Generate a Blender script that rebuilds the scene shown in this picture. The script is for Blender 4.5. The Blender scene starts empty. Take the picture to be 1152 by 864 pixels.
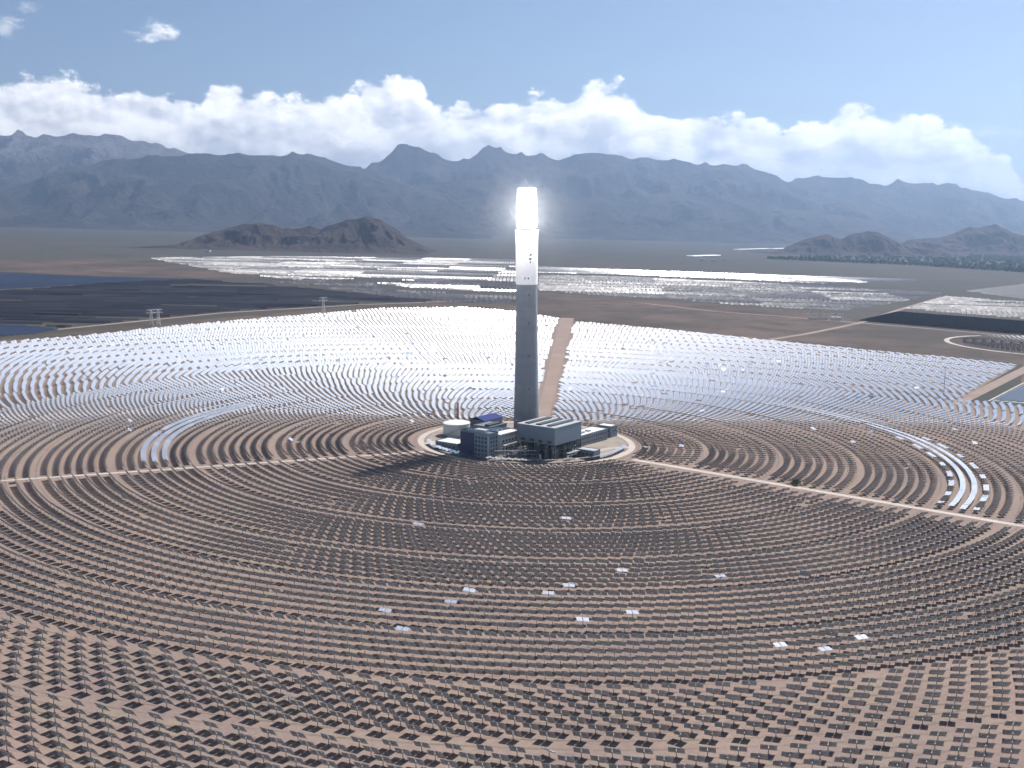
import bpy, bmesh, math, random
import numpy as np
from mathutils import Matrix, Vector

random.seed(7)
rng = np.random.default_rng(11)
R = math.radians
S = bpy.context.scene
COL = S.collection

# ------------------------------------------------------------------ camera
F_PX, PITCH, CAM_H, SLOPE = 1213.39, 8.515, 174.0, -0.02478
CAM = np.array([-0.06644 * CAM_H, -4.88625 * CAM_H, CAM_H])
cam_data = bpy.data.cameras.new("camera")
cam = bpy.data.objects.new("camera", cam_data)
COL.objects.link(cam)
cam.location = CAM
cam.rotation_euler = (R(90 - PITCH), 0, 0)
cam_data.sensor_width = 36.0
cam_data.lens = F_PX / 1152 * 36.0
cam_data.clip_start = 1.0
cam_data.clip_end = 90000
S.camera = cam

# ------------------------------------------------------------------ light
SUN_EL, SUN_AZ = 49.0, 42.0             # azimuth measured from +Y towards +X
SUN = np.array([math.cos(R(SUN_EL)) * math.sin(R(SUN_AZ)), math.cos(R(SUN_EL)) * math.cos(R(SUN_AZ)), math.sin(R(SUN_EL))])
sl = bpy.data.lights.new("sun", 'SUN')
sl.energy = 5.0
sl.angle = R(0.53)
sl.color = (1.0, 0.955, 0.91)
sun = bpy.data.objects.new("sun", sl)
COL.objects.link(sun)
sun.rotation_euler = Vector(-SUN).to_track_quat('-Z', 'Y').to_euler()
sun.location = (0, 0, 3000)

S.view_settings.view_transform = 'Standard'
S.view_settings.look = 'None'
S.view_settings.exposure = 0.62
S.view_settings.gamma = 1.0
S.view_settings.use_curve_mapping = False
S.cycles.use_denoising = True
S.cycles.max_bounces = 6
S.cycles.diffuse_bounces = 2
S.cycles.glossy_bounces = 3
S.cycles.transmission_bounces = 2
S.cycles.volume_bounces = 0
S.cycles.blur_glossy = 0.15
S.cycles.caustics_reflective = True
S.cycles.sample_clamp_indirect = 10.0


class NT:
    """small helper round a node tree"""
    def __init__(self, tree):
        self.t = tree
        self.n = tree.nodes
        self.l = tree.links

    def add(self, kind, **kw):
        nd = self.n.new(kind)
        for k, v in kw.items():
            setattr(nd, k, v)
        return nd

    def put(self, sock, v):
        if isinstance(v, bpy.types.NodeSocket):
            self.l.new(v, sock)
        else:
            sock.default_value = v

    def math(self, op, a, b=0.0, c=0.0, clamp=False):
        nd = self.add('ShaderNodeMath', operation=op, use_clamp=clamp)
        self.put(nd.inputs[0], a)
        if len(nd.inputs) > 1:
            self.put(nd.inputs[1], b)
        if len(nd.inputs) > 2:
            self.put(nd.inputs[2], c)
        return nd.outputs[0]

    def maprange(self, v, a, b, c, d, smooth=False):
        nd = self.add('ShaderNodeMapRange')
        nd.interpolation_type = 'SMOOTHSTEP' if smooth else 'LINEAR'
        for i, x in enumerate((v, a, b, c, d)):
            self.put(nd.inputs[i], x)
        return nd.outputs[0]

    def mix(self, f, a, b, mode='MIX'):
        nd = self.add('ShaderNodeMix', data_type='RGBA', blend_type=mode)
        self.put(nd.inputs[0], f)
        self.put(nd.inputs[6], a)
        self.put(nd.inputs[7], b)
        return nd.outputs[2]

    def noise(self, vec, scale, detail=4.0, rough=0.55, lac=2.0):
        nd = self.add('ShaderNodeTexNoise')
        nd.inputs['Scale'].default_value = scale
        nd.inputs['Detail'].default_value = detail
        nd.inputs['Roughness'].default_value = rough
        nd.inputs['Lacunarity'].default_value = lac
        if vec is not None:
            self.l.new(vec, nd.inputs['Vector'])
        return nd.outputs['Fac']


def px_el(y):
    return R(PITCH) * 0 + math.atan2(432 - y, F_PX) - 0.0 - R(PITCH)


def px_dir(px, py):
    c, s = math.cos(R(PITCH)), math.sin(R(PITCH))
    u, v = px - 576, 432 - py
    return np.array([u, F_PX * c + v * s, -F_PX * s + v * c])


# ------------------------------------------------------------------ world: Nishita sky with a bank of cumulus
W = bpy.data.worlds.new("World")
S.world = W
W.use_nodes = True
w = NT(W.node_tree)
w.n.clear()
out = w.add('ShaderNodeOutputWorld')
sky = w.add('ShaderNodeTexSky', sky_type='NISHITA')
sky.sun_disc = False
sky.sun_elevation = R(SUN_EL)
sky.sun_rotation = R(SUN_AZ)
sky.altitude = 2900
sky.air_density = 1.0
sky.dust_density = 2.8
sky.ozone_density = 0.6
bg_sky = w.add('ShaderNodeBackground')
bg_sky.inputs[1].default_value = 0.064
w.l.new(sky.outputs[0], bg_sky.inputs[0])
tc = w.add('ShaderNodeTexCoord')
sep = w.add('ShaderNodeSeparateXYZ')
w.l.new(tc.outputs['Generated'], sep.inputs[0])
X, Y, Z = sep.outputs
az = w.math('ARCTAN2', X, Y)
el = w.math('ARCSINE', Z)
# crest of the cloud bank as elevation over azimuth (measured from the photograph)
tops = [(-420, 100), (-250, 85), (-120, 110), (0, 93), (50, 80), (100, 94), (150, 102), (200, 112), (222, 116), (240, 96), (290, 103), (340, 108),
        (400, 96), (440, 88), (478, 100), (492, 124), (520, 118), (560, 116), (600, 110), (640, 106), (680, 95), (715, 110),
        (740, 124), (780, 126), (850, 130), (905, 141), (925, 134), (960, 118), (1000, 130), (1050, 134), (1088, 146),
        (1125, 172), (1170, 215), (1300, 250)]
AZ0, AZ1, EL0, EL1 = -0.75, 0.75, 0.0, 0.2
fc = w.add('ShaderNodeFloatCurve')
cv = fc.mapping.curves[0]
pts = []
for px, py in tops:
    d = px_dir(px, py)
    a_ = math.atan2(d[0], d[1])
    e_ = math.asin(d[2] / np.linalg.norm(d))
    pts.append(((a_ - AZ0) / (AZ1 - AZ0), (e_ - EL0) / (EL1 - EL0)))
pts = [(0.0, 0.5)] + pts + [(1.0, 0.05)]
while len(cv.points) < len(pts):
    cv.points.new(0.5, 0.5)
for p, q in zip(cv.points, pts):
    p.location = q
    p.handle_type = 'AUTO'
fc.mapping.update()
w.l.new(w.maprange(az, AZ0, AZ1, 0.0, 1.0), fc.inputs['Value'])
top = w.maprange(fc.outputs[0], 0.0, 1.0, EL0, EL1)
comb = w.add('ShaderNodeCombineXYZ')
w.put(comb.inputs[0], az)
w.put(comb.inputs[1], w.math('MULTIPLY', el, 1.5))
P0 = comb.outputs[0]
off = w.add('ShaderNodeVectorMath', operation='ADD')
w.l.new(P0, off.inputs[0])
off.inputs[1].default_value = (0.006, 0.011, 0.0)
n_big = w.noise(P0, 16, 7, 0.52)
n_big2 = w.noise(off.outputs[0], 16, 7, 0.52)
n_fine = w.noise(P0, 60, 8, 0.66)
n_mid = w.noise(P0, 30, 6, 0.58)
vor = w.add('ShaderNodeTexVoronoi', feature='SMOOTH_F1')
vor.inputs['Scale'].default_value = 42
vor.inputs['Smoothness'].default_value = 0.25
w.l.new(P0, vor.inputs['Vector'])
lump = w.math('SUBTRACT', 0.55, vor.outputs['Distance'])
depth = w.math('SUBTRACT', top, el)
rag = w.math('ADD', w.math('MULTIPLY', w.math('SUBTRACT', n_big, 0.5), 0.035),
             w.math('ADD', w.math('MULTIPLY', lump, 0.016), w.math('MULTIPLY', w.math('SUBTRACT', n_fine, 0.5), 0.030)))
dens = w.math('ADD', depth, rag)
mask = w.maprange(dens, -0.001, 0.007, 0.0, 1.0, True)
# thin the bank out a little where it is far from its crest
thin = w.maprange(n_big, 0.28, 0.5, 0.6, 1.0, True)
mask = w.math('MULTIPLY', mask, w.math('MAXIMUM', thin, w.maprange(depth, 0.0, 0.02, 1.0, 0.0)))
# two loose puffs above the bank


def puff(px, py, sa, se, strength):
    d = px_dir(px, py)
    a_ = math.atan2(d[0], d[1])
    e_ = math.asin(d[2] / np.linalg.norm(d))
    da = w.math('DIVIDE', w.math('SUBTRACT', az, a_), sa)
    de = w.math('DIVIDE', w.math('SUBTRACT', el, e_), se)
    rr = w.math('SQRT', w.math('ADD', w.math('MULTIPLY', da, da), w.math('MULTIPLY', de, de)))
    body = w.math('ADD', w.math('SUBTRACT', 1.0, rr), w.math('MULTIPLY', w.math('SUBTRACT', n_fine, 0.5), 3.2))
    return w.math('MULTIPLY', w.maprange(body, 0.1, 1.3, 0.0, 1.0, True), strength)


for a in ((176, 37, 0.026, 0.011, 0.85), (6, 32, 0.016, 0.014, 0.5), (30, 8, 0.014, 0.006, 0.25), (1120, 150, 0.03, 0.008, 0.4)):
    mask = w.math('MAXIMUM', mask, puff(*a))
lit = w.math('ADD', w.math('MULTIPLY', w.math('SUBTRACT', n_big, n_big2), 4.0), w.math('MULTIPLY', w.math('SUBTRACT', n_mid, 0.5), 1.3))  # sunny and shaded parts of the cloud painted into its colour by offset noise
lit = w.math('ADD', lit, w.math('MULTIPLY', lump, 0.35))
lit = w.math('ADD', lit, w.maprange(depth, 0.0, 0.05, 0.78, 0.42))
lit = w.math('ADD', lit, w.math('MULTIPLY', w.math('SUBTRACT', n_fine, 0.5), 0.6), clamp=True)
ccol = w.mix(lit, (0.52, 0.53, 0.575, 1), (1.0, 0.985, 0.965, 1))
bg_c = w.add('ShaderNodeBackground')
w.l.new(ccol, bg_c.inputs[0])
bg_c.inputs[1].default_value = 1.22
ms = w.add('ShaderNodeMixShader')
w.put(ms.inputs[0], mask)
w.l.new(bg_sky.outputs[0], ms.inputs[1])
w.l.new(bg_c.outputs[0], ms.inputs[2])
w.l.new(ms.outputs[0], out.inputs[0])


# ------------------------------------------------------------------ helpers
def gz(x):
    return SLOPE * x


def at(px, py, lift=0.0):
    """the point of the (gently tilted) plain seen at a pixel of the photograph"""
    d = px_dir(px, py)
    t = (SLOPE * CAM[0] + lift - CAM[2]) / (d[2] - SLOPE * d[0])
    return CAM + t * d


def to_px(P):
    P = np.asarray(P, float)
    q = P - CAM
    c, s = math.cos(R(PITCH)), math.sin(R(PITCH))
    yy = q[..., 1] * c - q[..., 2] * s
    zz = q[..., 1] * s + q[..., 2] * c
    return 576 + F_PX * q[..., 0] / yy, 432 - F_PX * zz / yy, yy


def tag(o, label=None, cat=None, group=None, kind=None):
    for k, v in (('label', label), ('category', cat), ('group', group), ('kind', kind)):
        if v:
            o[k] = v
    return o


def link(name, me, parent=None, loc=(0, 0, 0), rotz=0.0):
    o = bpy.data.objects.new(name, me)
    COL.objects.link(o)
    o.location = loc
    o.rotation_euler = (0, 0, rotz)
    if parent is not None:
        o.parent = parent
    return o


def empty(name, loc, rotz=0.0):
    return link(name, None, None, loc, rotz)


def mesh_np(name, verts, faces, mats, midx=None, smooth=False):
    """verts (n,3), faces (m,4) arrays -> mesh"""
    me = bpy.data.meshes.new(name)
    verts = np.ascontiguousarray(verts, np.float32)
    faces = np.ascontiguousarray(faces, np.int32)
    m, k = faces.shape
    me.vertices.add(len(verts))
    me.vertices.foreach_set('co', verts.ravel())
    me.loops.add(m * k)
    me.loops.foreach_set('vertex_index', faces.ravel())
    me.polygons.add(m)
    me.polygons.foreach_set('loop_start', np.arange(0, m * k, k, dtype=np.int32))
    for x in mats:
        me.materials.append(x)
    if midx is not None:
        me.polygons.foreach_set('material_index', np.ascontiguousarray(midx, np.int32))
    me.polygons.foreach_set('use_smooth', np.full(m, smooth))
    me.update(calc_edges=True)
    me.validate()
    return me


class MB:
    """collects boxes, bars and lathes into one mesh"""
    def __init__(self):
        self.v, self.f = [], []

    def quadbox(self, p):
        b = len(self.v)
        self.v += [tuple(q) for q in p]
        self.f += [tuple(b + i for i in q) for q in ((3, 2, 1, 0), (4, 5, 6, 7), (0, 1, 5, 4), (1, 2, 6, 5), (2, 3, 7, 6), (3, 0, 4, 7))]
        return self

    def box(self, x0, x1, y0, y1, z0, z1):
        return self.quadbox([(x0, y0, z0), (x1, y0, z0), (x1, y1, z0), (x0, y1, z0), (x0, y0, z1), (x1, y0, z1), (x1, y1, z1), (x0, y1, z1)])

    def bar(self, a, b, r, n=4):
        a, b = Vector(a), Vector(b)
        d = (b - a).normalized()
        u = d.orthogonal().normalized()
        v = d.cross(u)
        s = len(self.v)
        for p in (a, b):
            for i in range(n):
                t = 2 * math.pi * (i + 0.5) / n
                self.v.append(tuple(p + (u * math.cos(t) + v * math.sin(t)) * r))
        for i in range(n):
            j = (i + 1) % n
            self.f.append((s + i, s + j, s + n + j, s + n + i))
        self.f.append(tuple(s + i for i in range(n))[::-1])
        self.f.append(tuple(s + n + i for i in range(n)))
        return self

    def lathe(self, prof, n=32, cx=0.0, cy=0.0, cap=True):
        s = len(self.v)
        for r, z in prof:
            for i in range(n):
                t = 2 * math.pi * i / n
                self.v.append((cx + r * math.cos(t), cy + r * math.sin(t), z))
        for k in range(len(prof) - 1):
            for i in range(n):
                j = (i + 1) % n
                self.f.append((s + k * n + i, s + k * n + j, s + (k + 1) * n + j, s + (k + 1) * n + i))
        if cap:
            self.f.append(tuple(s + i for i in range(n))[::-1])
            self.f.append(tuple(s + (len(prof) - 1) * n + i for i in range(n)))
        return self

    def mesh(self, name, m, smooth=False):
        me = bpy.data.meshes.new(name)
        me.from_pydata(self.v, [], self.f)
        for x in (m if isinstance(m, (list, tuple)) else [m]):
            me.materials.append(x)
        if smooth:
            me.polygons.foreach_set('use_smooth', np.full(len(me.polygons), True))
            me.set_sharp_from_angle(angle=R(35))
        me.update()
        return me

    def build(self, name, m, parent=None, loc=(0, 0, 0), rotz=0.0, smooth=False):
        return link(name, self.mesh(name, m, smooth), parent, loc, rotz)


def mat(name, col, rough=0.7, metal=0.0, var=0.12, scale=0.3, spec=0.4, bump=0.0):
    """a Principled material whose colour is broken up by noise"""
    m = bpy.data.materials.new(name)
    m.use_nodes = True
    t = NT(m.node_tree)
    b = t.n['Principled BSDF']
    b.inputs['Roughness'].default_value = rough
    b.inputs['Metallic'].default_value = metal
    b.inputs['Specular IOR Level'].default_value = spec
    c = t.add('ShaderNodeTexCoord')
    n = t.noise(c.outputs['Object'], scale, 5, 0.6)
    lo = tuple(x * (1 - var) for x in col) + (1,)
    hi = tuple(min(1, x * (1 + var)) for x in col) + (1,)
    t.l.new(t.mix(t.maprange(n, 0.3, 0.7, 0, 1), lo, hi), b.inputs['Base Color'])
    return m


M = {}
M['concrete'] = mat('tower_concrete', (0.215, 0.232, 0.258), 0.85, var=0.10, scale=0.12)
M['shield'] = mat('white_heat_shield', (0.84, 0.84, 0.83), 0.7, var=0.05, scale=0.4)
M['steel'] = mat('galvanised_steel', (0.42, 0.42, 0.42), 0.5, 0.3)
M['farm_back'] = mat('solar_table_underside', (0.17, 0.165, 0.18), 0.6, var=0.2, scale=0.05)
M['dark_steel'] = mat('dark_steel', (0.06, 0.065, 0.07), 0.55, 0.3)
M['clad'] = mat('grey_blue_cladding', (0.16, 0.20, 0.235), 0.55, var=0.06, scale=0.15)
M['clad_light'] = mat('light_grey_cladding', (0.36, 0.38, 0.40), 0.6, var=0.06)
M['roof_white'] = mat('pale_roof', (0.62, 0.62, 0.60), 0.6, var=0.08, scale=0.2)
M['roof_grey'] = mat('grey_roof', (0.16, 0.18, 0.19), 0.7, var=0.1)
M['blue_roof'] = mat('blue_sheet_roof', (0.012, 0.022, 0.14), 0.65, var=0.1, spec=0.15)
M['blue_glass'] = mat('dark_blue_panelling', (0.025, 0.035, 0.10), 0.35, var=0.15, scale=0.4)
M['pane'] = mat('window_pane', (0.02, 0.03, 0.045), 0.12, var=0.1, spec=0.6)
M['red_steel'] = mat('red_painted_steel', (0.22, 0.06, 0.05), 0.6)
M['white_paint'] = mat('white_paint', (0.72, 0.72, 0.70), 0.55, var=0.05)
M['pipe'] = mat('insulated_pipe', (0.32, 0.33, 0.34), 0.4, 0.5)
M['back'] = mat('panel_back', (0.40, 0.393, 0.388), 0.6, 0.0, var=0.15, scale=2.5)
M['gravel'] = mat('pale_gravel', (0.42, 0.37, 0.33), 0.95, var=0.12, scale=0.05)
M['paving'] = mat('plant_yard', (0.26, 0.22, 0.18), 0.95, var=0.2, scale=0.06)
M['dirt'] = mat('dirt_track', (0.245, 0.178, 0.145), 0.95, var=0.15, scale=0.02)
M['leaf'] = mat('shrub_leaf', (0.06, 0.075, 0.03), 0.8, var=0.4, scale=0.8)
M['leaf_far'] = mat('poplar_leaf', (0.04, 0.11, 0.035), 0.85, var=0.5, scale=0.02)
M['bark'] = mat('bark', (0.12, 0.09, 0.07), 0.9)
M['greenhouse'] = mat('greenhouse_film', (0.78, 0.78, 0.76), 0.4, var=0.04)

t = NT(M['concrete'].node_tree)
b = t.n['Principled BSDF']
src = b.inputs['Base Color'].links[0].from_socket
q = t.add('ShaderNodeSeparateXYZ')
cc = t.add('ShaderNodeTexCoord').outputs['Object']
t.l.new(cc, q.inputs[0])
lift = t.math('FLOOR', t.math('DIVIDE', q.outputs[2], 3.6))
wn = t.add('ShaderNodeTexWhiteNoise', noise_dimensions='1D')
t.l.new(lift, wn.inputs['W'])
mp = t.add('ShaderNodeMapping')
mp.inputs['Scale'].default_value = (1.0, 1.0, 0.06)
t.l.new(cc, mp.inputs[0])
streak = t.noise(mp.outputs[0], 0.55, 5, 0.65)
c1 = t.mix(t.maprange(wn.outputs['Value'], 0, 1, 0.0, 0.16), src, (0.10, 0.105, 0.115, 1))
c1 = t.mix(t.maprange(streak, 0.5, 0.75, 0.0, 0.2), c1, (0.10, 0.10, 0.105, 1))
t.l.new(c1, b.inputs['Base Color'])

# mirror
m = M['mirror'] = bpy.data.materials.new('silvered_mirror')
m.use_nodes = True
t = NT(m.node_tree)
b = t.n['Principled BSDF']
b.inputs['Metallic'].default_value = 1.0
b.inputs['Roughness'].default_value = 0.07
b.inputs['Base Color'].default_value = (0.82, 0.82, 0.82, 1)
dusty = t.add('ShaderNodeBsdfGlossy')
dusty.inputs['Roughness'].default_value = 0.64
dusty.inputs['Color'].default_value = (0.70, 0.69, 0.68, 1)
dm = t.add('ShaderNodeMixShader')
dm.inputs[0].default_value = 0.2
t.l.new(b.outputs[0], dm.inputs[1])
t.l.new(dusty.outputs[0], dm.inputs[2])
t.l.new(dm.outputs[0], t.n['Material Output'].inputs['Surface'])

# photovoltaic glass
m = M['pv'] = bpy.data.materials.new('photovoltaic_glass')
m.use_nodes = True
t = NT(m.node_tree)
b = t.n['Principled BSDF']
b.inputs['Base Color'].default_value = (0.022, 0.026, 0.05, 1)
b.inputs['Roughness'].default_value = 0.22
b.inputs['Specular IOR Level'].default_value = 0.5

m = M['pv_soft'] = M['pv'].copy()
m.name = 'dusty_photovoltaic_glass'
m.node_tree.nodes['Principled BSDF'].inputs['Roughness'].default_value = 0.36
m.node_tree.nodes['Principled BSDF'].inputs['Base Color'].default_value = (0.075, 0.071, 0.082, 1)

# glowing receiver
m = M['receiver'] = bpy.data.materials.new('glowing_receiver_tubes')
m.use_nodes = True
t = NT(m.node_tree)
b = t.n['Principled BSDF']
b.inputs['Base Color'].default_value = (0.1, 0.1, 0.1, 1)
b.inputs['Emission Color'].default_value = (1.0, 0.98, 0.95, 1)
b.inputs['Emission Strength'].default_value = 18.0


def ground_mat(name, cols, scales, rough=0.95, tracks=False):
    m = bpy.data.materials.new(name)
    m.use_nodes = True
    t = NT(m.node_tree)
    b = t.n['Principled BSDF']
    b.inputs['Roughness'].default_value = rough
    b.inputs['Specular IOR Level'].default_value = 0.15
    c = t.add('ShaderNodeTexCoord').outputs['Object']
    n1 = t.noise(c, scales[0], 6, 0.6)
    n2 = t.noise(c, scales[1], 6, 0.65)
    n3 = t.noise(c, scales[2], 3, 0.6)
    col = t.mix(t.maprange(n1, 0.35, 0.65, 0, 1), cols[0] + (1,), cols[1] + (1,))
    col = t.mix(t.maprange(n2, 0.45, 0.7, 0, 0.8), col, cols[2] + (1,))
    col = t.mix(t.maprange(n3, 0.3, 0.7, 0.0, 0.35), col, tuple(x * 0.55 for x in cols[0]) + (1,))
    if tracks:
        # wheel tracks of the washing trucks, running round the tower between the rows
        q = t.add('ShaderNodeSeparateXYZ')
        t.l.new(c, q.inputs[0])
        rr = t.math('SQRT', t.math('ADD', t.math('MULTIPLY', q.outputs[0], q.outputs[0]), t.math('MULTIPLY', q.outputs[1], q.outputs[1])))
        rr = t.math('ADD', rr, t.math('MULTIPLY', n1, 3.0))
        wv = t.math('ABSOLUTE', t.math('SUBTRACT', t.math('FRACT', t.math('DIVIDE', rr, 6.3)), 0.5))
        ln = t.math('MULTIPLY', t.maprange(wv, 0.05, 0.13, 1.0, 0.0, True), t.maprange(n2, 0.4, 0.6, 0.1, 0.75))
        col = t.mix(ln, col, (0.125, 0.095, 0.082, 1))
    t.l.new(col, b.inputs['Base Color'])
    return m


M['plain'] = ground_mat('gravel_plain', ((0.054, 0.052, 0.042), (0.082, 0.070, 0.057), (0.042, 0.048, 0.034)), (0.0007, 0.004, 0.05))
M['field_soil'] = ground_mat('graded_field_soil', ((0.215, 0.163, 0.147), (0.285, 0.208, 0.172), (0.26, 0.215, 0.155)), (0.012, 0.06, 0.5), tracks=True)
M['scrub'] = ground_mat('scrub_ground', ((0.066, 0.052, 0.042), (0.145, 0.102, 0.082), (0.03, 0.03, 0.022)), (0.0035, 0.012, 0.07))
M['fan'] = ground_mat('alluvial_gravel', ((0.17, 0.15, 0.13), (0.20, 0.18, 0.155), (0.13, 0.12, 0.10)), (0.0004, 0.0018, 0.02))


def sheet(name, pts, m, lift, kind='structure', label=None):
    """a flat sheet lying on the plain; pts are (x, y)"""
    me = bpy.data.meshes.new(name)
    me.from_pydata([(x, y, gz(x) + lift) for x, y in pts], [], [tuple(range(len(pts)))])
    me.materials.append(m)
    me.update()
    if me.polygons[0].normal.z < 0:
        me.flip_normals()
    o = link(name, me)
    o['kind'] = kind
    return tag(o, label)


def sheet_px(name, pts, m, lift, **kw):
    return sheet(name, [tuple(at(*p)[:2]) for p in pts], m, lift, **kw)


def strip(name, line, width, m, lift):
    """a track along (x, y) points; width a number or one per point"""
    line = [np.array(p, float) for p in line]
    wd = width if isinstance(width, (list, tuple)) else [width] * len(line)
    L, Rr = [], []
    for i, p in enumerate(line):
        d = line[min(i + 1, len(line) - 1)] - line[max(i - 1, 0)]
        d /= np.linalg.norm(d)
        nrm = np.array([-d[1], d[0]]) * wd[i] / 2
        L.append(p + nrm)
        Rr.append(p - nrm)
    v = [(x, y, gz(x) + lift) for x, y in L + Rr]
    n = len(line)
    f = [(i, n + i, n + i + 1, i + 1) for i in range(n - 1)]
    me = bpy.data.meshes.new(name)
    me.from_pydata(v, [], f)
    me.materials.append(m)
    me.update()
    if me.polygons[0].normal.z < 0:
        me.flip_normals()
    o = link(name, me)
    o['kind'] = 'structure'
    return o


# ------------------------------------------------------------------ ground
GX, GY0, GY1 = 16000, -2500, 34000
sheet('ground', [(-GX, GY0), (GX, GY0), (GX, GY1), (-GX, GY1)], M['plain'], 0.0)

# outline of the heliostat field (world x, y)
edge_px = [(-320, 425), (-120, 402), (0, 387), (100, 379), (200, 368), (300, 359), (430, 348), (520, 347), (575, 351), (632, 360), (645, 363),
           (740, 371), (880, 386), (1000, 398), (1060, 403), (1144, 412), (1077, 451), (1100, 453.5), (1200, 461), (1400, 480)]
edge = [tuple(at(*p)[:2]) for p in edge_px]
FIELD = np.array(edge + [(900, -200), (700, -900), (-700, -900), (-1100, -200)])
sheet('heliostat_field_ground', [tuple(p) for p in FIELD], M['field_soil'], 0.02)


def inside(poly, x, y):
    res = np.zeros(x.shape, bool)
    n = len(poly)
    for i in range(n):
        x0, y0 = poly[i]
        x1, y1 = poly[(i + 1) % n]
        c = (y0 > y) != (y1 > y)
        with np.errstate(divide='ignore', invalid='ignore'):
            xi = (x1 - x0) * (y - y0) / (y1 - y0) + x0
        res ^= c & (x < xi)
    return res


# scrub land between the field and the solar farms
sheet_px('scrubland', [(-60, 388), (200, 362), (430, 342), (600, 331), (760, 341), (880, 349), (964, 362), (1160, 379), (1400, 396), (1400, 476), (1148, 448),
                       (1150, 409), (1060, 401), (880, 384.5), (645, 361.5), (575, 350), (430, 347), (200, 367), (-60, 394)], M['scrub'], 0.012)

# roads
a_, b_ = np.array([-76.4, -47.3]), np.array([-343.2, -168.6])
LEFT = [tuple(a_), tuple(b_), tuple(a_ + (b_ - a_) * 1.6)]
strip('field_road', LEFT, 3.4, M['gravel'], 0.05)
a_, b_ = np.array([79.2, -57.9]), np.array([297.6, -218.8])
RIGHT = [tuple(a_), tuple(b_), tuple(a_ + (b_ - a_) * 1.8)]
strip('field_road', RIGHT, 5.8, M['gravel'], 0.05)
BACK = [(14, 85), (18, 132), (85.7, 1082), (92, 1160)]
strip('dirt_road', BACK, [9, 11, 24, 24], M['dirt'], 0.04)
e0, e1 = at(1160, 412)[:2], at(1078, 453)[:2]
strip('dirt_road', [tuple(e0 + (e0 - e1) * 0.3), tuple(e0), tuple(e1), tuple(at(1040, 470)[:2])], [16, 15, 14, 5], M['dirt'], 0.044)
strip('perimeter_track', [tuple(at(x, y - 1.6)[:2]) for x, y in edge_px[:16]], 10, M['dirt'], 0.036)
t_ = [2 * math.pi * i / 96 for i in range(97)]
strip('ring_road', [(84.5 * math.cos(q), 84.5 * math.sin(q)) for q in t_], 5.0, M['gravel'], 0.056)
me = MB().mesh('x', M['paving'])
sheet('plant_yard', [(80 * math.cos(q), 80 * math.sin(q)) for q in t_[:-1]], M['paving'], 0.03)
strip('yard_road', [(83, -12), (66, -18), (50, -34), (40, -46)], 4.5, M['gravel'], 0.06)
strip('yard_road', [(76, -33), (64, -56), (52, -64)], 4.5, M['gravel'], 0.064)
strip('yard_road', [(-82, -20), (-70, -6), (-40, 4), (-18, -6)], 4.0, M['gravel'], 0.06)
# far dirt tracks
strip('dirt_track', [tuple(at(*p)[:2]) for p in ((690, 337), (800, 350), (880, 356), (964, 363), (1060, 371), (1160, 380), (1300, 392))], 11, M['dirt'], 0.05)
strip('dirt_track', [tuple(at(*p)[:2]) for p in ((866, 382), (905, 376), (940, 369), (968, 363), (1010, 349), (1060, 334))], 12, M['dirt'], 0.054)
strip('dirt_track', [tuple(at(*p)[:2]) for p in ((575, 336), (480, 340), (400, 343), (250, 352), (60, 371), (-60, 382))], 12, M['dirt'], 0.05)

# ------------------------------------------------------------------ mountains (height fields with ridges and gullies)


GRAD = {}


def gnoise(x, y, seed):
    if seed not in GRAD:
        GRAD[seed] = np.random.default_rng(seed).uniform(0, 2 * np.pi, (256, 256))
    g = GRAD[seed]
    xi, yi = np.floor(x).astype(int), np.floor(y).astype(int)
    fx, fy = x - xi, y - yi
    u, v = fx * fx * fx * (fx * (fx * 6 - 15) + 10), fy * fy * fy * (fy * (fy * 6 - 15) + 10)

    def d(i, j):
        a = g[(xi + i) % 256, (yi + j) % 256]
        return np.cos(a) * (fx - i) + np.sin(a) * (fy - j)
    return (d(0, 0) * (1 - u) + d(1, 0) * u) * (1 - v) + (d(0, 1) * (1 - u) + d(1, 1) * u) * v


def ridged(x, y, seed, octs=6, gain=0.5):
    s, a, tot, wgt = 0, 1.0, 0, 1.0
    for k in range(octs):
        n = 1 - np.abs(gnoise(x * 2 ** k, y * 2 ** k, seed + k)) * 1.9
        n = np.clip(n, 0, 1) ** 2 * wgt
        wgt = np.clip(n * 1.6, 0, 1)
        s = s + a * n
        tot += a
        a *= gain
    return s / tot


def rock_mat(name, lo, hi, pale, pale_from, bump=230.0, bscale=0.0045):
    m = bpy.data.materials.new(name)
    m.use_nodes = True
    t = NT(m.node_tree)
    b = t.n['Principled BSDF']
    b.inputs['Roughness'].default_value = 0.95
    b.inputs['Specular IOR Level'].default_value = 0.1
    c = t.add('ShaderNodeTexCoord').outputs['Object']
    n1 = t.noise(c, 0.0022, 8, 0.65)
    n2 = t.noise(c, 0.012, 6, 0.65)
    col = t.mix(t.maprange(n1, 0.35, 0.65, 0, 1), lo + (1,), hi + (1,))
    z = t.add('ShaderNodeSeparateXYZ')
    t.l.new(c, z.inputs[0])
    h = t.math('ADD', z.outputs[2], t.math('MULTIPLY', t.math('SUBTRACT', n2, 0.5), pale_from * 0.9))
    col = t.mix(t.maprange(h, pale_from * 0.85, pale_from * 1.15, 0, 0.85, True), col, pale + (1,))
    t.l.new(col, b.inputs['Base Color'])
    bp = t.add('ShaderNodeBump')
    bp.inputs['Strength'].default_value = 1.0
    bp.inputs['Distance'].default_value = bump
    t.l.new(t.noise(c, bscale, 9, 0.68), bp.inputs['Height'])
    t.l.new(bp.outputs[0], b.inputs['Normal'])
    return m


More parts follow.
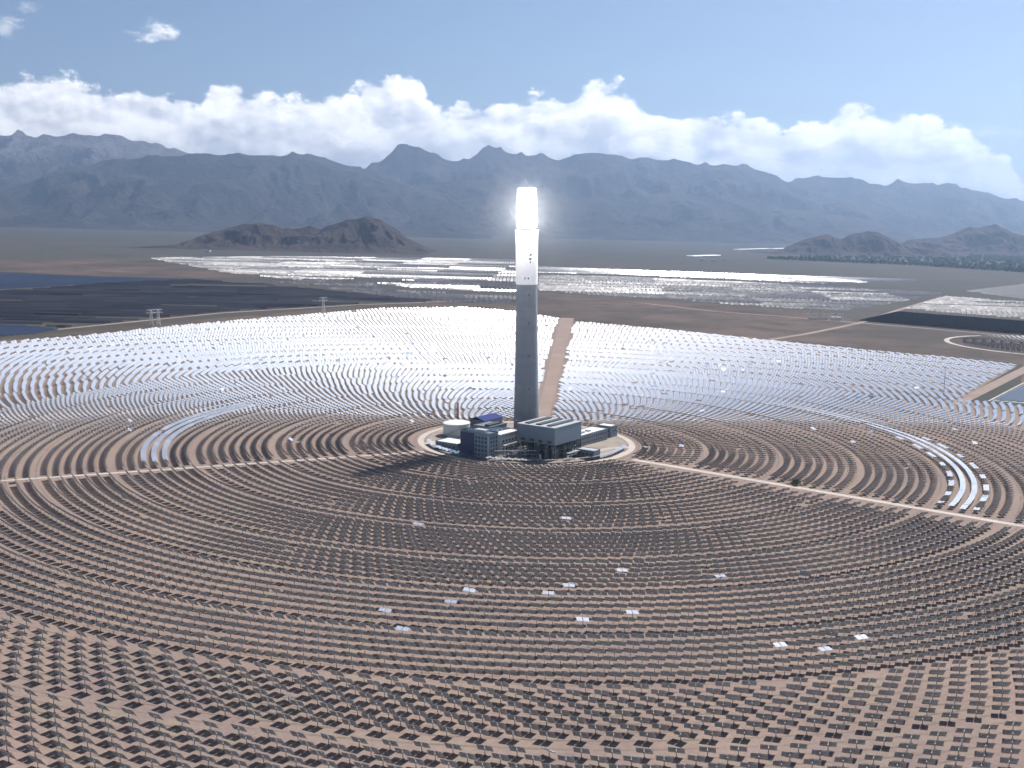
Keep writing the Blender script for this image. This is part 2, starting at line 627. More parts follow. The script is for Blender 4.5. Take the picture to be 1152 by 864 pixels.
def mountains(name, crest, Y0, front, back, m, seed, step=28.0, rough=0.72, apron=0.0, wave=1.0, tooth=0.07, grain=0.25):
    P = []
    for px, py in crest:
        d = px_dir(px, py)
        P.append(CAM + d * ((Y0 - CAM[1]) / d[1]))
    P = np.array(P)
    xs = np.arange(P[0, 0], P[-1, 0], step)
    cz = np.interp(xs, P[:, 0], P[:, 2]) - gz(xs)
    big = (P[:, 2] - gz(P[:, 0])).max()
    # fine teeth on the crest
    cz = cz + (ridged(xs / 420.0, xs * 0 + 3.3, seed + 40, 5) - 0.42) * big * tooth * np.clip(cz / big, 0, 1)
    nb, nf = 22, 100
    ts = np.concatenate([np.linspace(-1, 0, nb, endpoint=False), np.linspace(0, 1, nf) ** 1.25])
    XX, TT = np.meshgrid(xs, ts)
    CZ = np.broadcast_to(np.maximum(cz, 0), XX.shape)
    dist = np.where(TT < 0, -TT * back, TT * front)
    YY = Y0 - np.where(TT < 0, -1, 1) * dist
    YY = YY + np.abs(TT) * 0 + gnoise(XX / 1800.0, TT * 0 + 1.7, seed + 9) * front * 0.25 * wave * (1 - np.abs(TT))
    fall = np.where(TT < 0, (1 + TT) ** 1.2, (1 - np.clip(TT, 0, 1)) ** (1.35 + apron))
    L = front * grain
    warp = gnoise(XX / (L * 1.3), YY / (L * 1.3), seed + 20) * L * 0.5
    rd = ridged((XX + warp) / L, YY / (L * 1.7), seed, 7, 0.55)
    amp = np.clip(np.abs(TT) * 3.2, 0, 1) * rough
    H = CZ * fall * np.minimum(1 - amp + amp * rd * 1.9, 1.0 + 0.25 * np.clip(np.abs(TT) * 2 - 0.2, 0, 1))
    ZZ = gz(XX) + np.where((TT >= 0.999) | (TT <= -0.999), -2.0, H)
    n_t, n_x = XX.shape
    v = np.stack([XX, YY, ZZ], -1).reshape(-1, 3)
    i = np.arange(n_t - 1)[:, None] * n_x + np.arange(n_x - 1)[None]
    f = np.stack([i, i + n_x, i + n_x + 1, i + 1], -1).reshape(-1, 4)
    me = mesh_np(name, v, f, [m], smooth=False)
    me.polygons.foreach_set('use_smooth', np.full(len(me.polygons), True))
    o = link(name, me)
    o['kind'] = 'structure'
    return o


rock = rock_mat('blue_grey_rock', (0.028, 0.029, 0.034), (0.095, 0.088, 0.082), (0.12, 0.11, 0.11), 5000.0)
rock_pale = rock_mat('pale_weathered_rock', (0.04, 0.038, 0.042), (0.12, 0.105, 0.10), (0.26, 0.235, 0.23), 1150.0)
rock_near = rock_mat('brown_hill_rock', (0.04, 0.03, 0.03), (0.085, 0.064, 0.054), (0.16, 0.12, 0.095), 1000.0, 40.0, 0.016)
cA = [(-260, 165), (-160, 158), (-80, 166), (0, 152), (17, 147.5), (45, 154), (94, 152), (132, 153), (160, 159), (191, 166), (215, 171), (260, 182), (320, 192), (400, 205), (470, 225)]
mountains('mountain_range', cA, 17500, 4200, 3000, rock_pale, 3, 34)
cB = [(-300, 226), (-160, 220), (-60, 222), (0, 216), (35, 206), (69, 188), (115, 183), (174, 178), (222, 174.6), (243, 176), (278, 173), (312, 174.6), (333, 172), (361, 174.6), (400, 188),
      (440, 203), (480, 214), (530, 232), (560, 244)]
mountains('mountain_range', cB, 13800, 3600, 2200, rock, 14, 26)
cC = [(330, 200), (380, 187), (408, 188.5), (432, 181.5), (449, 164), (477, 167.6), (498, 178), (519, 182), (536, 176), (550, 161), (564, 167), (588, 173), (606, 172), (630, 178), (658, 170), (675, 170),
      (710, 176), (748, 177), (787, 183), (839, 185), (863, 190), (894, 202), (930, 214), (980, 226), (1040, 244)]
mountains('mountain_range', cC, 17000, 4200, 2500, rock, 27, 30)
cD = [(780, 226), (840, 210), (894, 202.5), (926, 197), (946, 199), (974, 207.6), (988, 209), (1002, 203), (1023, 206.5), (1047, 208.6), (1061, 204), (1082, 211), (1117, 218), (1152, 225), (1220, 232), (1330, 225), (1420, 236)]
mountains('mountain_range', cD, 19000, 4200, 2500, rock, 39, 34)
cE = [(360, 232), (400, 222), (450, 212), (490, 206), (529, 203), (560, 201), (600, 211), (640, 219), (690, 224), (730, 219), (770, 217), (810, 221), (860, 229), (920, 238), (980, 248)]
mountains('mountain_range', cE, 14600, 2600, 1800, rock, 55, 26, 0.45)
h1 = [(186, 284), (205, 276), (224, 266), (249, 259), (272, 249.5), (291, 248), (305, 253.6), (319, 258), (330, 256), (349, 252), (360, 257), (374, 255), (391, 244.5), (416, 242.5), (430, 246.7), (447, 256), (458, 266), (474, 274.5), (488, 283)]
mountains('rocky_hill', h1, 5250, 620, 500, rock_near, 71, 5.0, 0.85, 0.0, 0.5, 0.30, 0.24)
h2 = [(852, 287), (880, 281), (905, 268), (930, 264), (945, 268), (962, 262), (985, 260), (1000, 266), (1015, 272), (1035, 276), (1060, 283), (1080, 287)]
mountains('rocky_hill', h2, 7200, 600, 500, rock_near, 83, 7.0, 0.8, 0.0, 0.5, 0.30, 0.26)
h3 = [(990, 281), (1020, 271), (1060, 266), (1085, 258), (1110, 254), (1135, 257), (1152, 262), (1190, 258), (1260, 270), (1330, 284)]
mountains('rocky_hill', h3, 8600, 800, 600, rock_near, 95, 9.0, 0.8, 0.0, 0.5, 0.30, 0.26)

# ------------------------------------------------------------------ solar farms on the plain


def pv_block(name, label, poly_px, pitch=9.0, dirdeg=0.0, face=(0.0, -1.0), tilt=25.0, jit=2.0, seg=70.0, depth=4.2, gap=0.0, keep=1.0, wander=0.0, tracker=False, glass='pv', bald=0.0, lanes=None):
    """rows of tilted panel tables; each table one thin slab"""
    poly = np.array([at(*p)[:2] for p in poly_px])
    c, s = math.cos(R(dirdeg)), math.sin(R(dirdeg))
    Q = np.stack([poly[:, 0] * c + poly[:, 1] * s, -poly[:, 0] * s + poly[:, 1] * c], 1)
    V, Fq, MI = [], [], []
    base = math.atan2(face[1], face[0])
    r = np.random.default_rng(len(label) * 7 + int(abs(poly[0, 0])))
    y = Q[:, 1].min() + pitch / 2
    patch = r.normal(0, wander, (64, 64))
    nxt = y + r.uniform(0.3, 1.0) * (lanes[0] if lanes else 0)
    while y < Q[:, 1].max():
        if lanes and y > nxt:                    # an access lane between two strips of tables
            y += lanes[1] * r.uniform(0.6, 1.5)
            nxt = y + lanes[0] * r.uniform(0.6, 1.4)
            continue
        xsn = []
        for i in range(len(Q)):
            p, q = Q[i], Q[(i + 1) % len(Q)]
            if (p[1] > y) != (q[1] > y):
                xsn.append(p[0] + (q[0] - p[0]) * (y - p[1]) / (q[1] - p[1]))
        xsn.sort()
        for a, bb in zip(xsn[::2], xsn[1::2]):
            if tracker:
                a += r.uniform(0, seg)
            n = max(1, int((bb - a) / seg))
            if bb <= a + 2:
                continue
            for k in range(n):
                if r.random() > keep:
                    continue
                if bald and gnoise(np.array([(a + (bb - a) * k / n) / 420.0]), np.array([y / 42.0]), 77)[0] > 0.42 - bald:
                    continue
                x0, x1 = a + (bb - a) * k / n + gap / 2, a + (bb - a) * (k + 1) / n - gap / 2
                pj = patch[int(x0 / 210) % 64, int(y / 120) % 64]
                tl = R(tilt + r.normal(0, jit) + pj)
                ad = base + R(r.normal(0, jit) + pj)
                nn = np.array([math.cos(ad) * math.sin(tl), math.sin(ad) * math.sin(tl), math.cos(tl)])
                # local axes: along the row and up the slope
                al = np.array([c, s, SLOPE * c])
                if tracker:                    # two-axis tables: their lower edge turns with the lean
                    al = np.array([-math.sin(ad), math.cos(ad), 0.0])
                    al *= np.sign(al[0] * c + al[1] * s)
                up = np.cross(nn, al)
                up /= np.linalg.norm(up)
                if up[2] < 0:
                    up = -up
                nn = np.cross(al, up)
                if nn[2] < 0:
                    nn = -nn
                cx, cy = (x0 + x1) / 2, y
                ctr = np.array([cx * c - cy * s, cx * s + cy * c, 0])
                ctr[2] = gz(ctr[0]) + 0.7 + depth / 2 * abs(up[2])
                hl = (x1 - x0) / 2
                bidx = len(V)
                for zz in (0.0, -0.08):
                    for sx, sy in ((-1, -1), (1, -1), (1, 1), (-1, 1)):
                        V.append(ctr + al * hl * sx + up * depth / 2 * sy + nn * zz)
                Fq += [(bidx, bidx + 1, bidx + 2, bidx + 3), (bidx + 7, bidx + 6, bidx + 5, bidx + 4), (bidx, bidx + 4, bidx + 5, bidx + 1),
                       (bidx + 1, bidx + 5, bidx + 6, bidx + 2), (bidx + 2, bidx + 6, bidx + 7, bidx + 3), (bidx + 3, bidx + 7, bidx + 4, bidx)]
                MI += [0, 1, 1, 1, 1, 1]
        y += pitch
    me = mesh_np(name, np.array(V), np.array(Fq), [M[glass], M['farm_back']], MI)
    o = link(name, me)
    return tag(o, label, 'solar farm', 'solar farms on the plain', 'stuff')




def glint(px, py, off):
    """lean direction and tilt of a table at a place that throws the sun towards the viewer, off degrees from it"""
    p = at(px, py)
    v = CAM - p
    hv = SUN + v / np.linalg.norm(v)
    hv /= np.linalg.norm(hv)
    return dict(face=(hv[0], hv[1]), tilt=math.degrees(math.acos(hv[2])) + off)


pv_block('solar_panel_rows', 'dark grey solar farm spread between the heliostat field and the brown strip', [(-60, 333), (128, 319), (213, 315), (300, 320.5), (420, 333), (500, 340), (430, 341), (250, 351), (70, 369.5), (30, 366), (-60, 362)],
         11, 4, jit=3, wander=3, keep=0.985, bald=0.24, lanes=(110, 16), glass='pv_soft', **glint(150, 340, 16.5))
pv_block('solar_panel_rows', 'blue grey corner of solar panels beside the left end of the field edge', [(-60, 364), (30, 367), (66, 371), (40, 376), (-60, 384)], 9, 4, (0.2, -1), 14, 1.5, bald=0.05)
pv_block('solar_panel_rows', 'blue grey solar farm strip behind the large dark solar farm', [(-80, 306), (0, 307), (112, 312), (200, 314), (120, 318.5), (-80, 331)], 10, 4, (0.2, -1), 16, 1.5, wander=1.5, bald=0.1)
TR = dict(seg=11, gap=1.5, depth=4.6, tracker=True)
pv_block('solar_panel_rows', 'glittering sunlit solar farm in front of the rocky hill', [(165, 290.5), (300, 289), (470, 290.5), (582, 292.5), (582, 318), (470, 317), (430, 314), (330, 315), (250, 307), (215, 300)], 12, -3, jit=1.2, wander=5, bald=0.18, lanes=(170, 60), glass='pv_soft', **glint(430, 304, 9), **TR)
pv_block('solar_panel_rows', 'bright narrow streak of solar panels behind the dark solar farm', [(420, 319), (500, 321), (582, 326), (582, 329), (470, 325)], 12, -3, jit=1.2, wander=5, bald=0.2, **glint(500, 324, 5), **TR)
pv_block('solar_panel_rows', 'pale narrow streak of panels between tower and dark solar farm', [(440, 328), (520, 331), (582, 334), (582, 338), (500, 335)], 12, -3, jit=1.2, wander=3, bald=0.25, glass='pv_soft', **glint(500, 333, 14), **TR)
pv_block('solar_panel_rows', 'bright white strip of solar panels behind the striped farm', [(604, 300.5), (700, 304), (800, 307.5), (900, 311), (1030, 315), (1030, 316.5), (925, 319.5), (800, 313), (700, 309), (604, 307)], 11, -3, jit=1.0, wander=2.0, bald=0.1, **glint(800, 310, 2), **TR)
pv_block('solar_panel_rows', 'striped lilac solar farm behind the tower and the brown scrub', [(604, 310), (700, 312), (800, 316), (920, 322), (1060, 330), (1010, 341), (950, 350), (860, 346), (760, 338), (604, 328)], 17, -5, jit=1.2, wander=2.5, bald=0.1, lanes=(75, 34), glass='pv_soft', **glint(800, 325, 11), **TR)
pv_block('solar_panel_rows', 'striped lilac solar farm behind the black panel block', [(1062, 334), (1160, 341), (1300, 350), (1300, 372), (1160, 360), (1016, 348)], 16, -6, jit=0.8, wander=0.8, bald=0.05, lanes=(60, 26), glass='pv_soft', **glint(1110, 350, 11), **TR)
pv_block('solar_panel_rows', 'black solar panel block with a sharp corner beside the dirt track', [(966, 361), (1010, 351), (1160, 362.5), (1300, 373), (1300, 388), (1160, 377.5)], 7.5, -6, (0.05, 1), 24, 0.6, bald=-0.1)
pv_block('solar_panel_rows', 'pale blue solar farm at the right behind the striped rows', [(1085, 328), (1152, 320), (1260, 320), (1260, 336), (1160, 338)], 10, -6, jit=0.8, bald=0.02, lanes=(90, 25), glass='pv_soft', **glint(1150, 328, 14), **TR)
pv_block('solar_panel_rows', 'striped grey solar farm between the bright streaks and the brown scrub left of the tower', [(300, 316.5), (430, 316.5), (582, 320), (582, 325), (500, 320.5), (418, 319), (440, 327), (582, 338), (582, 343), (505, 340.5), (425, 332.5)], 14, -3, jit=1.5, wander=2.5, bald=0.22, lanes=(70, 30), glass='pv_soft', **glint(480, 330, 19), **TR)
sheet_px('brown_field', [(-80, 291), (60, 291), (190, 292), (300, 300), (400, 309), (400, 312), (215, 313), (112, 311), (0, 306), (-80, 305)], M['scrub'], 0.3)
sheet_px('bare_field', [(604, 329), (760, 339), (860, 347), (930, 352), (964, 361), (880, 354), (760, 343), (604, 333)], M['scrub'], 0.2)

# ------------------------------------------------------------------ heliostats
RECEIVER_Z = 184.0
ks = [84, 142, 198, 256, 311, 359, 412, 462, 512]
while ks[-1] < 1400:
    ks.append(ks[-1] + 50)
pos, zone, row, stow = [], [], [], []
for zi in range(len(ks) - 1):
    r0, r1 = ks[zi], ks[zi + 1]
    if zi < 8 - 1:
        n = 7 if zi < 4 else 6
        o0 = 12.0 if zi == 0 else 6.0
        rows = [r0 + o0 + (r1 - r0 - o0 - 5.0) * j / (n - 1) for j in range(n)]
        naz = int(2 * math.pi * (r0 + r1) / 2 / 6.5)
    else:
        sp_ = 5.5 if zi < 10 else min(7.4, 5.5 + (r0 - 600) * 0.004)
        rows = [r0 + 5.5 + sp_ * j for j in range(int(40.5 / sp_) + 1)]
        naz = int(2 * math.pi * (r0 + r1) / 2 / (10.9 + 0.0085 * min(500, max(0, r0 - 560))))
    ph0 = rng.uniform(0, 6.28)
    for j, rr in enumerate(rows):
        k = np.arange(naz)
        ph = ph0 + 2 * math.pi * (k + 0.5 * (j % 2)) / naz + rng.normal(0, 0.10, naz) / rr
        rad = rr + rng.normal(0, 0.08, naz)
        x, y = rad * np.cos(ph), rad * np.sin(ph)
        ang = np.degrees(np.arctan2(y, x))
        st = np.zeros(naz, bool)
        if zi == 3 and j in (2, 3, 4):                       # a bright arc of level mirrors left of the tower
            st = ((ang > 153) & (ang < 180)) | (ang < -157)
        if zi == 4 and j in (1, 2):                          # and right of it
            st = (ang > -36) & (ang < 40)
        if zi == 4 and j in (0, 3):
            st = (ang > -34) & (ang < 8) & (((ang // 3) % 2) == 0)
        pos.append(np.stack([x, y], 1))
        zone.append(np.full(naz, zi))
        row.append(np.full(naz, j))
        stow.append(st)
# the inner row along the ring road, mirrors level
k = np.arange(44)
ph = R(-165) + (R(150)) * k / 43
pos.append(np.stack([79.0 * np.cos(ph), 79.0 * np.sin(ph)], 1))
zone.append(np.full(44, -1))
row.append(np.zeros(44, int))
stow.append(np.ones(44, bool))
pos = np.concatenate(pos)
zone, row, stow = np.concatenate(zone), np.concatenate(row), np.concatenate(stow)


def off_line(P, line, wd):
    d = np.full(len(P), 1e9)
    for i in range(len(line) - 1):
        a, bb = np.array(line[i], float), np.array(line[i + 1], float)
        t = np.clip(((P - a) @ (bb - a)) / ((bb - a) @ (bb - a)), 0, 1)
        q = a + t[:, None] * (bb - a)
        w0 = wd[i] + (wd[i + 1] - wd[i]) * t
        d = np.minimum(d, np.linalg.norm(P - q, axis=1) - w0)
    return d > 0


keep = inside(FIELD, pos[:, 0], pos[:, 1])
keep &= off_line(pos, LEFT, [6, 6, 6]) & off_line(pos, BACK, [9, 10, 15, 15])
RD = np.array(RIGHT[1]) - np.array(RIGHT[0])
RN = np.array([-RD[1], RD[0]]) / np.linalg.norm(RD)
keep &= off_line(pos, [tuple(np.array(p) - RN * 5.5) for p in RIGHT], [13.5, 13.5, 13.5]) | (zone < 0)
P3 = np.stack([pos[:, 0], pos[:, 1], gz(pos[:, 0]) + 2.6], 1)
PX, PY, DEP = to_px(P3)
wedge = (DEP > 5) & (np.abs(PX - 576) < 576 + 190 + 0 * DEP)
keep &= wedge | (np.hypot(pos[:, 0], pos[:, 1]) < 640)
keep &= pos[:, 1] > -790
keep &= (rng.random(len(pos)) > 0.004) | (zone < 0)
pos, zone, row, stow, P3, PX, PY, DEP = (q[keep] for q in (pos, zone, row, stow, P3, PX, PY, DEP))
N = len(pos)

# orientation: every mirror sends the sun to the receiver, a few lie level
aim = np.array([0, 0, RECEIVER_Z]) - P3
aim[:, 2] += rng.normal(0, 4.0, N)
aim /= np.linalg.norm(aim, axis=1)[:, None]
nrm = aim + SUN
nrm /= np.linalg.norm(nrm, axis=1)[:, None]
flat_px = [(525, 665), (637, 660), (650, 695), (712, 688), (870, 725), (930, 730), (975, 715), (805, 650), (460, 705), (440, 685), (503, 682), (620, 670),
           (697, 638), (641, 583), (470, 589), (1075, 483), (1098, 497), (960, 495), (768, 502), (915, 482)]
flat_idx = []
for fx, fy in flat_px:
    d = np.hypot(PX - fx, PY - fy) + 1e6 * stow
    for i in np.argsort(d):
        if i not in flat_idx:
            flat_idx.append(int(i))
            break
stow2 = stow.copy()
stow2[flat_idx] = True
vw = CAM - P3
vw /= np.linalg.norm(vw, axis=1)[:, None]
hv = vw + SUN
hv /= np.linalg.norm(hv, axis=1)[:, None]
mixk = np.where(stow, np.where(pos[:, 0] < 0, 0.42, 0.04), 0.62) + rng.normal(0, 0.05, N)
mixk[flat_idx] = rng.uniform(0.0, 0.46, len(flat_idx))
lev = hv * mixk[:, None] + np.array([0, 0, 1.0]) * (1 - mixk[:, None])
lev /= np.linalg.norm(lev, axis=1)[:, None]
# a few units are out of step with their neighbours
odd = rng.random(N) < 0.012
nrm[odd] += rng.normal(0, 0.22, (int(odd.sum()), 3))
nrm /= np.linalg.norm(nrm, axis=1)[:, None]
nrm = np.where(stow2[:, None], lev, nrm)
wx = np.cross(np.array([0, 0, 1.0]), nrm)
ln = np.linalg.norm(wx, axis=1)
wx /= ln[:, None]
# level mirrors: keep the row direction
rad = np.stack([-pos[:, 0], -pos[:, 1], 0 * pos[:, 0]], 1)
rad /= np.linalg.norm(rad, axis=1)[:, None]
w2 = np.cross(rad, nrm)
w2 /= np.linalg.norm(w2, axis=1)[:, None]
wx = np.where(stow2[:, None], w2, wx)
tx = np.cross(nrm, wx)

# which ones become individuals
in_frame = (PX > -6) & (PX < 1158) & (PY > 0) & (PY < 872)
order = np.argsort(np.where(in_frame, DEP, 1e9))
indiv = [int(i) for i in order if i not in flat_idx][:300]

WH, HH, GAP = 2.62, 1.78, 0.15


def panel_box(sgn):
    x0, x1 = (GAP, GAP + WH) if sgn > 0 else (-GAP - WH, -GAP)
    return [(x0, -HH, 0), (x1, -HH, 0), (x1, HH, 0), (x0, HH, 0), (x0, -HH, .05), (x1, -HH, .05), (x1, HH, .05), (x0, HH, .05)]


BOXF = [(3, 2, 1, 0), (4, 5, 6, 7), (0, 1, 5, 4), (1, 2, 6, 5), (2, 3, 7, 6), (3, 0, 4, 7)]
# parts of one heliostat in its own frame (x along the mirror, y up the mirror, z its normal)


def prism(n, r, a, bb, axis):
    vv, ff = [], []
    for e in (a, bb):
        for i in range(n):
            q = 2 * math.pi * (i + .5) / n
            c, s = r * math.cos(q), r * math.sin(q)
            vv.append((e, c, s) if axis == 0 else (c, s, e))
    for i in range(n):
        j = (i + 1) % n
        ff.append((i, j, n + j, n + i) if axis == 2 else (i, n + i, n + j, j)[::-1])
    return vv, ff


def make_panel_mesh():
    mb = MB().quadbox(panel_box(1))
    me = mb.mesh('mirror_panel', [M['mirror'], M['back']])
    me.polygons.foreach_set('material_index', np.array([1, 0, 1, 1, 1, 1], np.int32))
    return me


panel_me = make_panel_mesh()
mb = MB()
for x in (-2.4, -1.45, -0.5, 0.5, 1.45, 2.4):
    mb.box(x - .045, x + .045, -HH + .1, HH - .1, -.16, -.005)
for y in (-1.0, 1.0):
    mb.box(-2.45, 2.45, y - .04, y + .04, -.20, -.165)
frame_me = mb.mesh('back_frame', M['steel'])
tube_me = MB().bar((-2.5, 0, -.32), (2.5, 0, -.32), .13, 8).mesh('torque_tube', M['steel'], True)
post_me = MB().bar((0, 0, -2.75), (0, 0, -.2), .16, 8).box(-.2, .2, -.2, .2, -.42, -.12).mesh('post', M['steel'])
foot_me = MB().lathe([(.55, -2.75), (.55, -2.42), (.5, -2.4)], 10).mesh('footing', M['field_soil'])


def build_heliostat(i, name, label, group):
    root = empty(name, (P3[i][0], P3[i][1], P3[i][2] - 2.6))
    tag(root, label, 'heliostat', group)
    rot = Matrix((wx[i], tx[i], nrm[i])).transposed().to_4x4()
    up = Matrix.Translation((0, 0, 2.6))
    for nm, me, mtx in (('mirror_panel', panel_me, up @ rot), ('mirror_panel', panel_me, up @ rot @ Matrix.Rotation(math.pi, 4, 'Z')), ('back_frame', frame_me, up @ rot), ('torque_tube', tube_me, up @ rot),
                        ('post', post_me, up), ('footing', foot_me, up)):
        o = bpy.data.objects.new(nm, me)
        COL.objects.link(o)
        o.parent = root
        o.matrix_local = mtx
    return root


ORD = {1: 'first', 2: 'second', 3: 'third', 4: 'fourth', 5: 'fifth', 6: 'sixth', 7: 'seventh', 8: 'eighth', 9: 'ninth', 10: 'tenth', 11: 'eleventh', 12: 'twelfth', 13: 'thirteenth',
       14: 'fourteenth', 15: 'fifteenth', 16: 'sixteenth', 17: 'seventeenth', 18: 'eighteenth', 19: 'nineteenth', 20: 'twentieth'}


def ordn(n):
    if n in ORD:
        return ORD[n]
    tens = {2: 'twenty', 3: 'thirty', 4: 'forty', 5: 'fifty'}[n // 10]
    return tens + '-' + ORD[n % 10] if n % 10 else {3: 'thirtieth', 4: 'fortieth', 5: 'fiftieth'}[n // 10]


seen = (PX > 0) & (PX < 1152) & (PY > 0) & (PY < 864)
for i in indiv:
    same = np.where((zone == zone[i]) & (row == row[i]) & seen & (pos[:, 1] < -200))[0]
    if i not in same:
        same = np.append(same, i)
    same = same[np.argsort(PX[same])]
    k = int(np.where(same == i)[0][0]) + 1
    side = 'left'
    if k > len(same) / 2:
        k, side = len(same) + 1 - k, 'right'
    z, j = zone[i], row[i]
    if z == 7:
        rowtxt = ordn(8 - j) + ' row above the lowest wide bare dirt ring'
    elif z == 8:
        rowtxt = ordn(1 + j) + ' row below the lowest wide bare dirt ring'
    elif z == 6:
        rowtxt = ordn(6 - j) + ' row above where the sparse rows begin'
    else:
        rowtxt = ordn(1 + j) + ' row in the lower corner beyond a bare dirt strip'
    build_heliostat(i, 'heliostat', 'grey-backed heliostat, %s, %s from %s' % (rowtxt, ordn(k), side), 'tilted heliostats in the nearest rows')
fl = sorted(flat_idx, key=lambda i: PX[i])
lowf = [i for i in fl if PY[i] > 540]
highf = [i for i in fl if PY[i] <= 540]
for k, i in enumerate(lowf):
    build_heliostat(i, 'heliostat', 'white shining heliostat lying face up among dark rows before the tower, %s such from left' % ordn(k + 1), 'heliostats lying face up')
for k, i in enumerate(highf):
    build_heliostat(i, 'heliostat', 'white shining heliostat lying face up right of the buildings, %s such from left' % ordn(k + 1), 'heliostats lying face up')

# all the others: one mesh
rest = np.ones(N, bool)
rest[indiv] = False
rest[flat_idx] = False
ri = np.where(rest)[0]
tv = panel_box(-1) + panel_box(1)
tf = [tuple(q) for q in BOXF] + [tuple(8 + x for x in q) for q in BOXF]
tm = [1, 0, 1, 1, 1, 1] * 2
v2, f2 = prism(4, .16, -2.5, 2.5, 0)
v2 = [(x, y, z - .3) for x, y, z in v2]
o_ = len(tv)
tf += [tuple(o_ + x for x in q) for q in f2]
tm += [2] * 4
tv += v2
tv = np.array(tv)
pv, pf = prism(4, .17, -2.75, -.15, 2)
pv = np.array(pv)
nv = len(tv) + len(pv)
tf += [tuple(len(tv) + x for x in q) for q in pf]
tm += [2] * 4
tf, tm = np.array(tf), np.array(tm)
c3 = P3[ri]
VV = np.empty((len(ri), nv, 3))
VV[:, :len(tv)] = c3[:, None] + tv[None, :, 0:1] * wx[ri][:, None] + tv[None, :, 1:2] * tx[ri][:, None] + tv[None, :, 2:3] * nrm[ri][:, None]
VV[:, len(tv):] = c3[:, None] + pv[None]
FF = (tf[None] + (np.arange(len(ri)) * nv)[:, None, None]).reshape(-1, 4)
me = mesh_np('heliostat_field', VV.reshape(-1, 3), FF, [M['mirror'], M['back'], M['steel']], np.tile(tm, len(ri)))
tag(link('heliostat_field', me), 'rings of thousands of heliostats around the tower, dark in front, shining white behind', 'heliostat field', None, 'stuff')
print('heliostats', N, 'individual', len(indiv))

# ------------------------------------------------------------------ the tower
tower = empty('solar_tower', (0, 0, 0))
tag(tower, 'tall grey concrete solar tower with white glowing receiver on top', 'tower')
MB().lathe([(10.9, -2), (10.6, 4), (10.0, 22), (9.3, 50), (8.75, 80), (8.5, 105), (8.5, 126)], 64).build('shaft', M['concrete'], tower, smooth=True)
MB().lathe([(5.6, 168.2), (5.6, 170.3)], 40).build('receiver_neck', M['dark_steel'], tower, smooth=True)
sh = MB().lathe([(8.62, 126.0), (8.62, 140), (8.7, 155), (9.0, 165.5), (9.15, 168.2), (7.0, 168.2)], 64).build('heat_shield', M['shield'], tower, smooth=True)
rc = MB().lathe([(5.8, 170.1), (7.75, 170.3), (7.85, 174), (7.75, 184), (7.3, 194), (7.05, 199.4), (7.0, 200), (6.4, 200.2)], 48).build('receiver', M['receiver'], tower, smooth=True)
vb = MB()
vent_me = MB().box(-.45, .45, -.12, .12, -.7, .7).mesh('vent', M['dark_steel'])
for a, z in ((-76, 146), (-70, 146), (-73, 149), (-68, 149.5), (-72, 143.5), (-78, 118), (-78, 96), (-78, 70), (-78, 44), (-100, 131), (-82, 131)):
    rr = 8.66 if z > 126 else np.interp(z, [22, 50, 80, 105, 126], [10.0, 9.3, 8.75, 8.5, 8.5])
    o = link('vent', vent_me, tower, (rr * math.cos(R(a)), rr * math.sin(R(a)), z), R(a + 90))
mb = MB()
for k in range(24):
    q = 2 * math.pi * k / 24
    mb.bar((9.0 * math.cos(q), 9.0 * math.sin(q), 168.2), (9.0 * math.cos(q), 9.0 * math.sin(q), 169.2), .06)
mb.build('railing', M['steel'], tower)

# ------------------------------------------------------------------ plant buildings round the tower foot
U1, U2 = np.array([-.8, .6]), np.array([.6, .8])        # plan axes of the compound
ROT = math.atan2(U2[1], U2[0])


def building(name, label, cat, corner, l1, l2, h, wall, roof, parapet=0.5, base=0.0, group=None):
    """corner is the one nearest the viewer; local x runs along U2, local y along U1"""
    g = gz(corner[0])
    o = empty(name, (corner[0], corner[1], g), ROT)
    tag(o, label, cat, group)
    MB().box(0, l2, 0, l1, base - (1.5 if base == 0 else 0), h).build('wall', wall, o)
    r = MB()
    r.box(-.15, l2 + .15, -.15, l1 + .15, h + .003, h + .25)
    r.build('roof', roof, o)
    if parapet:
        p = MB()
        t = .3
        p.box(-.2, l2 + .2, -.2, -.2 + t, h + .253, h + .25 + parapet)
        p.box(-.2, l2 + .2, l1 + .2 - t, l1 + .2, h + .253, h + .25 + parapet)
        p.box(-.2, -.2 + t, -.2 + t, l1 + .2 - t, h + .253, h + .25 + parapet)
        p.box(l2 + .2 - t, l2 + .2, -.2 + t, l1 + .2 - t, h + .253, h + .25 + parapet)
        p.build('parapet', wall, o)
    return o


def windows(o, face, span, n, z0, zh, wd, m=None):
    """a row of windows on local face 'x' (y = 0, towards right) or 'y' (x = 0, towards left)"""
    a, bb = span
    for k in range(n):
        c = a + (bb - a) * (k + .5) / n
        mb = MB()
        fr = MB()
        if face == 'x':
            mb.box(c - wd / 2, c + wd / 2, -.06, .05, z0, z0 + zh)
            fr.box(c - wd / 2 - .12, c + wd / 2 + .12, -.12, .04, z0 - .15, z0 - .003)
        else:
            mb.box(-.06, .05, c - wd / 2, c + wd / 2, z0, z0 + zh)
            fr.box(-.12, .04, c - wd / 2 - .12, c + wd / 2 + .12, z0 - .15, z0 - .003)
        wn = mb.build('window', m or M['pane'], o)
        fr.build('sill', M['clad_light'], wn)


